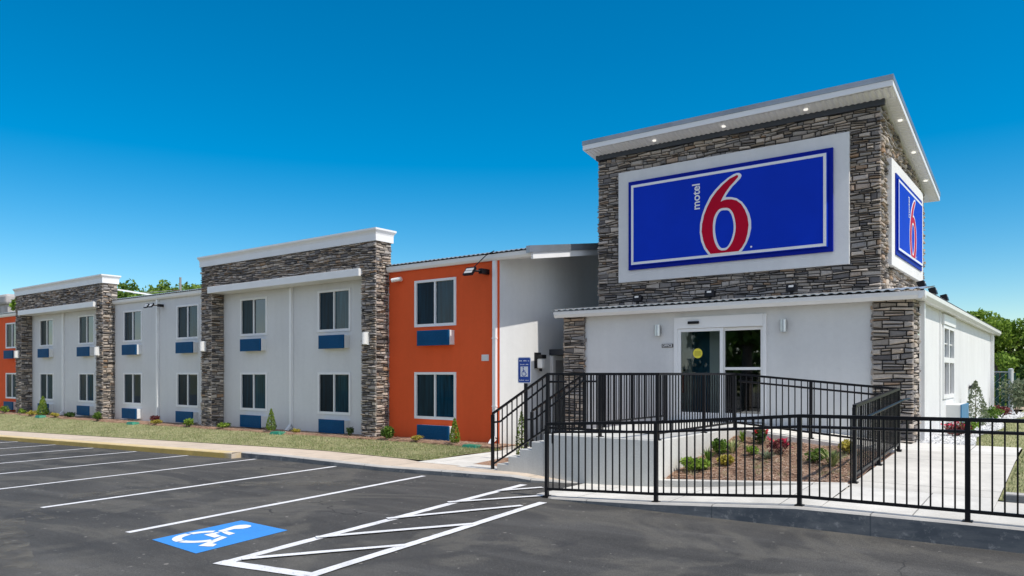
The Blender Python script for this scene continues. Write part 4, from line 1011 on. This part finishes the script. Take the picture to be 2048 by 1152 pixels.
# right side: lawn, gravel
def rz(x, y): return .60 - max(0, y-16)*.006 - (max(0, x+.8)*.01)
def gravx(y): return -1.62 + .1*math.sin(y*.9) + .25*max(0, (y-28)/6)
m = MB(); m.grid([-.78,0,1.5,4,8,14,30], [11.05,12,14,16.3], lambda x, y: r2z(y)-.02 if x < 1 else rz(x,y)-.06)
m.grid([-1.75,-.78,1.5,4,8,14,30], [16.3,18,20,24,28,33,36,39], rz); m.build('side_lawn', M['lawn'])['kind'] = 'structure'
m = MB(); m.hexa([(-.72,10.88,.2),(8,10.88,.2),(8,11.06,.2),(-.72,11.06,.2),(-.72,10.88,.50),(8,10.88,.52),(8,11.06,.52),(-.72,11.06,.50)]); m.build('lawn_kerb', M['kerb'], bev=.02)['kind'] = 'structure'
def p4(r):
    y = 11.1 + 26*r.random()**1.5; x = (-.74 if y < 16.3 else gravx(y)+.02) + 7*r.random()**1.5
    return x, y, ((r2z(y)-.02 if x < 1 else rz(x,y)-.06) if y < 16.3 else rz(x,y))-.004
tag(blades(rnd, 22000, p4, .02, .06, .008).build('grass', M['grass'], recalc=False), 'dry mown grass to the right of the ramp and gravel bed', 'grass', None, 'stuff')
ys_ = frange(16.2, 34, 20); m = MB(); k = 0
for yy in ys_: m.v += [(OX1-.02, yy, rz(-2,yy)+.012), (gravx(yy), yy, rz(-2,yy)+.012)]
for i in range(20): m.f.append((2*i,2*i+1,2*i+3,2*i+2))
m.build('gravel_base', simple('gravel base', (.4,.4,.39), .9, .3, 30))['kind'] = 'structure'
m = MB()
for _ in range(5200):
    yy = 16.25 + 17.5*rnd.random()**1.7; xx = OX1 + (gravx(yy)-OX1)*rnd.random(); zz = rz(-2,yy)+.015+rnd.uniform(0,.02); s_ = rnd.uniform(.02,.055)
    R_ = Matrix.Rotation(rnd.uniform(0,6), 3, (rnd.random(),rnd.random(),rnd.random()+.1)); k = len(m.v)
    for p in ((1,0,0),(-1,0,0),(0,.7,0),(0,-.7,0),(0,0,.5),(0,0,-.5)):
        q = R_ @ Vector(p)*s_*rnd.uniform(.75,1.2); m.v.append((xx+q.x, yy+q.y, zz+q.z*.8))
    for f in ((0,2,4),(2,1,4),(1,3,4),(3,0,4),(2,0,5),(1,2,5),(3,1,5),(0,3,5)): m.f.append(tuple(k+i for i in f))
tag(m.build('white_gravel', M['pebble']), 'white decorative stones along the sunlit office wall', 'gravel', None, 'stuff')

# ------------------------------------------------------------------ railings
def railing(name, label, segs, posts, hand, H=1.07, hoff=.06, sp=.115, post_w=.05, skip_end=False, group='black metal railings', plates=True):
    """segs: list of base polylines pairs (P0, P1); posts: base points; hand: list of (P0, P1) offsets or None"""
    b = Vector(segs[0][0]); t = thing(name, b, label, 'railing', group)
    proto = {}
    pw = post_w
    for p in posts:
        p = Vector(p); q = p + Vector((0,0,H-.02))
        MB().box(p.x-pw/2,p.y-pw/2,p.z-.03,p.x+pw/2,p.y+pw/2,q.z).box(p.x-pw*.95,p.y-pw*.95,p.z-.02,p.x+pw*.95,p.y+pw*.95,p.z+.012).build('post', M['black_metal'], t)
    for (P0, P1) in segs:
        P0 = Vector(P0); P1 = Vector(P1); U = Vector((0,0,1))
        MB().bar(P0+U*H, P1+U*H, .05, .042).build('top_rail', M['black_metal'], t)
        MB().bar(P0+U*.11, P1+U*.11, .032, .036).build('bottom_rail', M['black_metal'], t)
        L = (Vector((P1.x,P1.y))-Vector((P0.x,P0.y))).length; n = max(1, round(L/sp))
        for i in range(1, n):
            p = P0 + (P1-P0)*(i/n)
            if any((Vector(q)-p).length < .055 for q in posts): continue
            hh = H - .13
            key = 0
            if key not in proto:
                proto[key] = MB().box(-.0085,-.0085,.12,.0085,.0085,H-.02).build('baluster', M['black_metal'], t, world=False); o = proto[key]
            else:
                o = proto[key].copy(); COL.objects.link(o); o.parent = t
            o.location = p - b
    for pts in hand:
        MB().tube([Vector(p) for p in pts], .019, 10).build('handrail', M['black_metal'], t)
    return t
FR = [(-6.46,9.46,.09),(-4.66,9.5,.18),(-2.73,9.5,.335),(-.95,9.46,.355),(.85,9.44,.37),(2.6,9.44,.385)]
up = lambda p, h, dy=0, dx=0: (p[0]+dx, p[1]+dy, p[2]+h)
railing('front_railing', 'long black metal railing along the front kerb, nearest to the parking lot', list(zip(FR[:-1], FR[1:])), FR,
        [[up(FR[0],.80,.07,.06), up(FR[0],.97,.07,.06), up(FR[0],.98,.07,.16)] + [up(p,.965,.07) for p in FR[1:]]], H=1.10)
B0, B1, B2, B3, B4 = (-8.84,11.13,.13), (-7.58,11.13,.88), (-5.43,11.13,.88), (-5.43,14.55,.88), (-2.52,14.55,.62)
mid = lambda a, b, f=.5: tuple(a[i]+(b[i]-a[i])*f for i in range(3))
railing('landing_railing', 'black metal railing up the near side of the steps and round the landing', [(B0,B1),(B1,B2),(B2,B3),(B3,B4)], [B0,B1,mid(B1,B2),B2,mid(B2,B3,.55),B3,mid(B3,B4)],
        [[up(B0,.9,.07,-.05), up(B0,.92,.07,.12), up(B1,.93,.07), up(B1,.93,.07,.35)], [up(B3,.93,.07,.05), up(B4,.93,.07)]])
C0, C1 = (-2.50,14.55,.62), (-2.50,11.3,.43)
railing('ramp_railing', 'black metal railing with a sunlit pipe handrail beside the lower ramp and planting bed', [(C0,C1)], [C0, mid(C0,C1,.5), C1],
        [[(-2.42,15.1,1.50),(-2.42,14.55,1.50),(-2.42,11.3,1.31),(-2.42,11.3,1.2)]])
D0, D1, D2 = (-8.82,12.38,.13), (-7.58,12.38,.88), (-7.58,15.9,.88)
railing('stair_railing', 'black metal railing on the far side of the steps and landing left edge', [(D0,D1),(D1,D2)], [D0, D1, mid(D1,D2,.22), mid(D1,D2,.55), D2],
        [[up(D0,.9,-.07,-.05), up(D0,.92,-.07,.12), up(D1,.93,-.07), up(D1,.93,-.07,.3)]])

# ------------------------------------------------------------------ plants
def leaf_quad(mb, rnd, c, s, asp=.55, tilt=1.0):
    d = Vector((rnd.gauss(0,1), rnd.gauss(0,1), rnd.gauss(0,1)*tilt)).normalized(); e = d.orthogonal().normalized()
    e = Matrix.Rotation(rnd.uniform(0,6.3), 3, d) @ e; f = d.cross(e)
    L = s*rnd.uniform(.7,1.3); w_ = L*asp
    mb.quad(c-e*L, c+f*w_-e*L*.15, c+e*L, c-f*w_-e*L*.15)
def blob_leaves(mb, rnd, c, r, n, s, asp=.55, shell=.5):
    c = Vector(c)
    for _ in range(n):
        d = Vector((rnd.gauss(0,1), rnd.gauss(0,1), rnd.gauss(0,1))).normalized()
        k = shell + (1-shell)*rnd.random()**.6 if rnd.random() < .8 else rnd.random()
        leaf_quad(mb, rnd, c + Vector((d.x*r[0], d.y*r[1], d.z*r[2]))*k, s, asp)
def plant_root(name, loc, label, cat, group): return thing(name, loc, label, cat, group)
def bush(loc, r, h, mat, label, n=260, s=.03, group='small shrubs in the beds', flowers=None, name='shrub', nf=40):
    rnd = random.Random(label); t = plant_root(name, loc, label, 'shrub', group); x, y, z = loc
    m = MB()
    for _ in range(9):
        a = rnd.uniform(0,6.3); m.cyl((x,y,z-.02),(x+math.cos(a)*r*.6,y+math.sin(a)*r*.6,z+h*rnd.uniform(.45,.8)),.008,5,.004)
    m.build('stem', M['bark'], t)
    m = MB()
    for _ in range(7):
        a = rnd.uniform(0,6.3); q = r*rnd.uniform(.2,.62); blob_leaves(m, rnd, (x+math.cos(a)*q, y+math.sin(a)*q, z+h*rnd.uniform(.35,.75)), (r*.48,r*.48,h*.32), n//7, s)
    blob_leaves(m, rnd, (x,y,z+h*.55), (r*.7,r*.7,h*.42), n//3, s)
    m.build('foliage', mat, t, recalc=False)
    if flowers:
        m = MB()
        for _ in range(nf):
            a = rnd.uniform(0,6.3); q = r*rnd.uniform(0,.95); blob_leaves(m, rnd, (x+math.cos(a)*q, y+math.sin(a)*q, z+h*rnd.uniform(.62,1.05)), (.026,.026,.02), 5, .022, .8)
        m.build('flowers', flowers, t, recalc=False)
    return t
def conifer(loc, r, h, label, mat='leaf_conifer', n=900, s=.028, group='young conical conifers'):
    rnd = random.Random(label); t = plant_root('conical_conifer', loc, label, 'conifer', group); x, y, z = loc
    MB().cyl((x,y,z-.05),(x,y,z+h*.9),.018,7,.005).build('trunk', M['bark'], t)
    m = MB()
    for _ in range(n):
        f = rnd.random()**1.35; rr_ = r*(1-f)**.75*(.75+.35*rnd.random())*(1 if f > .12 else .6+f*3); a = rnd.uniform(0,6.3)
        leaf_quad(m, rnd, Vector((x+math.cos(a)*rr_, y+math.sin(a)*rr_, z+.05+f*h*.95)), s, .4, .5)
    m.build('foliage', M[mat], t, recalc=False)
def tuft(loc, r, h, mat, label, n=40, w=.014, name='blade_plant', group='blade-leaved plants in the beds'):
    rnd = random.Random(label); t = plant_root(name, loc, label, 'plant', group); x, y, z = loc; m = MB()
    for _ in range(n):
        a = rnd.uniform(0,6.3); q = rnd.uniform(.25,1); L = Vector((math.cos(a)*r*q, math.sin(a)*r*q, h*(1.1-q*.55)*rnd.uniform(.7,1))); sd = Vector((-math.sin(a),math.cos(a),0))*w
        p = Vector((x,y,z-.01)); mid_ = p + L*.55 + Vector((0,0,h*.12)); tip = p + L
        m.quad(p-sd, p+sd, mid_+sd*.8, mid_-sd*.8); m.quad(mid_-sd*.8, mid_+sd*.8, tip)
    m.build('blade', mat, t, recalc=False)
    MB().cyl((x,y,z-.03),(x,y,z+h*.12),.03,8,.015).build('crown', M['leaf_mid'], t)
zb_ = lambda x: zwall(x)+.04
# along the wing
bush((-14.93,14.2,zb_(-15)), .24, .36, M['leaf_mid'], 'rounded dark green shrub at the foot of the nearer portal right pier', 420, .035)
bush((-13.85,14.22,zb_(-14)), .20, .15, M['leaf_yellow'], 'low yellow shrub in front of the orange wall air conditioner', 200, .03)
conifer((-12.45,14.15,zb_(-12)), .15, .62, 'young conical conifer in front of the orange wall')
conifer((-20.1,14.2,zb_(-20)), .17, .68, 'young conical conifer in front of the nearer portal downspout')
bush((-16.55,14.3,zb_(-16)), .13, .26, M['leaf_dark'], 'small dark shrub just left of the nearer portal right pier', 160, .03)
bush((-18.9,14.25,zb_(-19)), .16, .12, M['leaf_yellow'], 'tiny yellow shrub right of the nearer portal downspout', 130, .03)
bush((-22.7,14.2,zb_(-23)), .3, .2, M['leaf_spring'], 'spreading bright green shrub beside the nearer portal left pier', 240, .035)
bush((-24.75,14.15,zb_(-25)), .22, .28, M['leaf_spring'], 'bright green shrub on the left side of the nearer portal left pier', 240, .035)
bush((-27.25,14.2,zb_(-27)), .24, .3, M['leaf_red'], 'dark red shrub at the downspout of the plain white wall', 240, .035)
bush((-26.75,14.05,zb_(-27)), .24, .16, M['leaf_yellow'], 'low yellow shrub beside the dark red shrub', 200, .035)
bush((-31.3,14.0,zb_(-31)), .24, .34, M['leaf_mid'], 'green shrub at the foot of the farther portal right pier', 240, .04)
bush((-34.2,14.2,zb_(-34)), .26, .24, M['leaf_dark'], 'small dark shrub near the right end of the farther portal', 200, .04)
conifer((-36.95,14.2,zb_(-37)), .26, .84, 'young conical conifer in front of the farther portal', s=.04)
bush((-35.4,14.1,zb_(-36)), .22, .16, M['leaf_yellow'], 'low yellow shrub right of the farther portal conifer', 160, .04)
bush((-37.7,14.1,zb_(-38)), .34, .2, M['leaf_yellow'], 'low yellow shrub left of the farther portal conifer', 200, .04)
bush((-39.2,14.2,zb_(-39)), .2, .24, M['leaf_spring'], 'small green shrub beside the farther portal left pier', 140, .04)
bush((-41.0,14.1,zb_(-41)), .26, .34, M['leaf_spring'], 'green shrub in front of the far orange wall', 180, .04)
conifer((-9.35,12.75,.2), .16, .95, 'slim yellow-green conifer beside the accessible parking sign post', n=700)
# planting bed
def B(x, y): return (x, y, bedz(x, y))
bush(B(-5.0,11.75), 0.289, 0.221, M['leaf_spring'], 'bright green leafy clump at the front left corner of the planting bed', 620, .035, 'plants in the planting bed', name='leafy_plant')
tuft(B(-5.08,12.35), 0.255, 0.340, M['leaf_mid'], 'loose green seedling clump against the landing wall', 34, .012, group='plants in the planting bed')
bush(B(-5.12,12.95), 0.204, 0.289, M['leaf_mid'], 'broad-leaved green plant against the landing wall', 200, .05, 'plants in the planting bed', name='leafy_plant')
tuft(B(-4.95,13.15), 0.255, 0.374, M['leaf_yucca'], 'striped spiky plant near the landing wall', 46, .014, group='plants in the planting bed')
bush(B(-4.76,12.3), 0.204, 0.187, M['leaf_yellow'], 'yellow-green shrub in the front half of the planting bed', 380, .03, 'plants in the planting bed')
tuft(B(-5.05,13.95), 0.153, 0.323, M['leaf_spring'], 'tall grassy clump at the back left corner of the planting bed', 44, .01, group='plants in the planting bed')
bush(B(-4.72,13.95), 0.170, 0.306, M['leaf_dark'], 'round red-flowering azalea at the back of the planting bed', 240, .03, 'plants in the planting bed', M['flower_red'], nf=30)
bush(B(-4.15,13.3), 0.255, 0.289, M['leaf_red'], 'spreading dark red azalea with pink flowers in the middle of the planting bed', 150, .032, 'plants in the planting bed', M['flower_pink'], nf=12)
bush(B(-4.55,13.05), 0.136, 0.170, M['leaf_spring'], 'small bright green plant left of the dark red azalea', 150, .03, 'plants in the planting bed', name='leafy_plant')
tuft(B(-4.2,12.75), 0.289, 0.204, M['leaf_grey'], 'low grey-green grassy clump in front of the dark red azalea', 60, .012, group='plants in the planting bed')
bush(B(-3.42,12.8), 0.255, 0.255, M['leaf_mid'], 'loose green plant left of the ramp-side spiky plant', 260, .032, 'plants in the planting bed', name='leafy_plant')
tuft(B(-3.12,12.6), 0.357, 0.391, M['leaf_yucca'], 'large striped spiky plant near the ramp railing', 60, .016, group='plants in the planting bed')
bush(B(-3.2,13.85), 0.170, 0.238, M['leaf_yellow'], 'yellow-green shrub at the back right of the planting bed', 240, .03, 'plants in the planting bed')
# scattered weeds in the straw
m = MB()
for _ in range(70):
    x, y = rnd.uniform(-5.2,-2.7), rnd.uniform(11.5,14.3)
    for _ in range(rnd.randint(5,12)):
        a = rnd.uniform(0,6.3); q = rnd.uniform(.03,.1); p = Vector((x+rnd.uniform(-.06,.06),y+rnd.uniform(-.06,.06),bedz(x,y))); m.quad(p+Vector((.004,0,0)),p-Vector((.004,0,0)),p+Vector((math.cos(a)*q,math.sin(a)*q,q*1.1)))
tag(m.build('weeds', M['grass'], recalc=False), 'sparse weeds coming up through the pine straw of the planting bed', 'weeds', None, 'stuff')
# gravel bed plants
bush((-2.1,18.6,.6), .32, .34, M['leaf_red'], 'red-flowering azalea in the white gravel by the office pier', 260, .035, 'plants in the gravel bed', M['flower_pink'], nf=20)
bush((-2.0,20.0,.58), .24, .3, M['leaf_spring'], 'small green shrub in the white gravel below the side window', 200, .035, 'plants in the gravel bed')
conifer((-2.15,23.2,.57), .34, 1.2, 'grey-green upright juniper in the white gravel', 'leaf_grey', 900, .04, 'plants in the gravel bed')
bush((-2.05,26.6,.56), .36, .42, M['leaf_mid'], 'low green shrub in the gravel behind the juniper', 260, .045, 'plants in the gravel bed')
bush((-1.95,28.6,.55), .3, .4, M['leaf_red'], 'dark red shrub in the gravel near the far downspout', 260, .045, 'plants in the gravel bed')
bush((-1.7,31.5,.55), .55, 1.25, M['leaf_grey'], 'feathery young pine at the far end of the gravel bed', 700, .06, 'plants in the gravel bed', name='young_pine')
# green irrigation valve lids
for (x, y, lb) in ((-11.75,14.0,'green valve lid in the mulch by the near wing corner'),(-19.4,13.95,'green valve lid in front of the nearer portal'),(-28.3,13.95,'green valve lid in front of the plain white wall'),(-36.4,13.9,'green valve lid in front of the farther portal')):
    t = thing('valve_lid', (x,y,zwall(x)), lb, 'valve lid', 'green valve lids'); z = zwall(x)+.02
    MB().hexa([(x-.26,y-.16,z-.05),(x+.26,y-.16,z-.05),(x+.26,y+.16,z-.05),(x-.26,y+.16,z-.05),(x-.2,y-.12,z+.055),(x+.2,y-.12,z+.055),(x+.2,y+.12,z+.055),(x-.2,y+.12,z+.055)]).build('lid', M['green_plastic'], t, bev=.012)

# ------------------------------------------------------------------ trees
def tree(loc, h, cr, mat, label, group, n=5200, s=.16, trunk=.16, cz=.62, clumps=26, name='broadleaf_tree', flat=.8):
    rnd = random.Random(label+str(loc)); t = thing(name, loc, label, 'tree', group); x, y, z = loc
    m = MB(); m.cyl((x,y,z-.2),(x+.1,y,z+h*.42),trunk,10,trunk*.7); m.cyl((x+.1,y,z+h*.42),(x,y,z+h*.8),trunk*.7,8,trunk*.25)
    cl = []
    for i in range(clumps):
        a = rnd.uniform(0,6.3); f = rnd.random(); zz = h*(cz + (rnd.random()-.5)*2*(1-cz)*.92)
        k = math.sqrt(max(.05, 1-((zz/h-cz)/(1-cz))**2)); q = cr*k*(f**.5)*.85
        c = Vector((x+math.cos(a)*q, y+math.sin(a)*q, z+zz)); cl.append((c, cr*rnd.uniform(.24,.42)))
        m.cyl((x+.05,y,z+h*rnd.uniform(.3,.6)), c, trunk*.28, 6, trunk*.06)
    m.build('trunk', M['bark'], t)
    m = MB()
    for c, r in cl: blob_leaves(m, rnd, c, (r,r,r*flat), n//clumps, s)
    m.build('crown', mat, t, recalc=False); return t
G1 = 'trees beyond the office on the right'
tree((-5.6,54,.3), 5.5, 2.0, M['leaf_mid'], 'tree with a darker top showing just above the far end of the office roof', G1, 5200, .13)
tree((-4.1,52,.3), 5.3, 1.9, M['leaf_spring'], 'bright spring-green tree directly behind the far downspout', G1, 6000, .12)
tree((-2.9,54,.3), 4.9, 1.9, M['leaf_spring'], 'light green tree rising right of the metal fence post', G1, 6000, .12, cz=.55)
tree((-1.6,52,.3), 4.3, 1.8, M['leaf_spring'], 'bright green tree at the right picture edge', G1, 5000, .12, cz=.5)
tree((.6,53,.3), 4.6, 2.2, M['leaf_mid'], 'mid green tree just beyond the right picture edge', G1, 4000, .16, cz=.5)
tree((-3.3,45,.3), 2.7, 1.3, M['leaf_spring'], 'low yellow-green tree behind the slatted fence', G1, 4200, .1, cz=.5)
tree((-1.6,43,.3), 1.9, 1.1, M['leaf_dark'], 'dense dark bush right of the metal fence post', G1, 3600, .1, cz=.45)
tree((.6,44,.3), 2.3, 1.5, M['leaf_dark'], 'dense dark bush behind the lawn beyond the right picture edge', G1, 3000, .12, cz=.45)
m = MB(); m.grid([-14,-6,0,8,30], [39,41,43], lambda x, y: .42); m.build('dirt_strip', simple('tan dirt', (.42,.33,.23), .95, .15, 1.5))['kind'] = 'structure'
# slatted chain-link fence
fe = thing('chain_link_fence', (-2.35,38,.4), 'green slatted chain-link fence panel with a pale metal end post', 'fence')
m = MB()
for q in range(62):
    x0 = -14.4 + q*.2; m.hexa([(x0,38.0,.5),(x0+.13,38.0,.5),(x0+.13,38.03,.5),(x0,38.03,.5),(x0+.0,38.0,2.0),(x0+.13,38.0,2.0),(x0+.13,38.03,2.0),(x0+.0,38.03,2.0)])
m.build('slats', M['slat'], fe)
m = MB()
for q in range(70):
    x0 = -14.4 + q*.35
    for sgn in (1,-1):
        a = Vector((x0 if sgn > 0 else x0, 37.985, .5)); b = Vector((x0 + sgn*1.5, 37.985, 2.0))
        if b.x > -2.35:
            f = (-2.35-a.x)/(b.x-a.x)
            if f <= 0: continue
            b = a + (b-a)*f
        if a.x > -2.35:
            continue
        m.cyl(a, b, .009, 4)
m.build('wire_mesh', M['galv'], fe)
MB().cyl((-14.4,38,2.03),(-2.3,38,2.03),.025,8).build('top_rail', M['galv'], fe)
MB().cyl((-2.25,38,.3),(-2.25,38,2.15),.1,14).cyl((-2.25,38,2.15),(-2.25,38,2.19),.115,14,.04).build('post', simple('galvanised post', (.6,.61,.61), .5, .08, 3, metal=.3), fe)

# left background: wooded hill, utility pole and wire, weathered building
m = MB(); m.grid(frange(-340,-60,28), frange(56,260,20), lambda x, y: -.9 + min(22.5, max(0, (y-58))*.40)*math.exp(-((x+225)/72)**2))
m.build('hill', M['ground'])['kind'] = 'structure'
rnd = random.Random(44); m = MB()
for i in range(300):
    x = rnd.uniform(-300,-130); y = rnd.uniform(85,160); z = -.9 + min(22.5, max(0, (y-58))*.40)*math.exp(-((x+225)/72)**2); R0 = rnd.uniform(2.2,3.8)
    for _ in range(5):
        blob_leaves(m, rnd, (x+rnd.uniform(-2,2), y+rnd.uniform(-2,2), z+R0*rnd.uniform(.8,2.0)), (R0*.62,R0*.62,R0*.6), 60, .55)
tag(m.build('far_woods', M['far_leaf'], recalc=False), 'wooded hillside rising behind the motel wing roof', 'woods', None, 'stuff')
tree((-63.4,30.5,0), 9.7, 1.5, M['leaf_mid'], 'lone thin tree rising behind the farther portal', 'trees behind the wing', 1100, .16, cz=.72, clumps=16)
tree((-58,21.5,0), 7.4, 1.5, M['leaf_spring'], 'bright green tree beside the weathered building on the far left', 'trees behind the wing', 1800, .22)
up_ = thing('utility_pole', (-71.6,40,0), 'grey utility pole showing above the wing roof', 'utility pole')
MB().cyl((-71.6,40,-.9),(-71.6,40,11.6),.16,10,.11).build('pole', simple('weathered pole', (.28,.27,.25), .9, .15, 3), up_)
MB().box(-71.66,39.2,10.2,-71.54,40.8,10.32).build('cross_arm', M['bark'], up_)
pts = [(-71.6-i*5.4, 40, 10.35+i*.30 - .5*math.sin(PI*i/10)) for i in range(11)]
tag(MB().tube(pts, .025, 5).build('overhead_wire', simple('pale wire', (.6,.6,.6), .5, .05, 2)), 'pale overhead wire running left from the utility pole', 'wire')
bb = thing('weathered_building', (-70,24,0), 'grey weathered building behind the far left end of the wing', 'building')
MB().box(-95,22,-1,-63.4,34,7.1).build('wall', M['block'], bb)
MB().box(-95.2,21.8,7.1,-63.2,34.2,7.9).build('parapet', M['block'], bb, bev=.2)

# trees across the parking lot, seen mirrored in the windows
G2 = 'trees across the parking lot mirrored in the windows'
for i, (x, y, h, r_) in enumerate(((-14.5,-8,9,3.4),(-34,-24,5.6,3.6),(-24,-30,6.5,4.4),(-12,-26,5.2,3.4),(-3,-20,6.4,3.6),(7,-28,7.2,4.4),(-46,-26,6,4),(16,-24,6,4))):
    tree((x,y,0), h, r_, M[('leaf_mid','leaf_spring','leaf_dark')[i % 3]], 'broad tree across the parking lot, mirrored only in the window glass', G2, 2200, .36, .34, cz=.7 if i == 0 else .58)
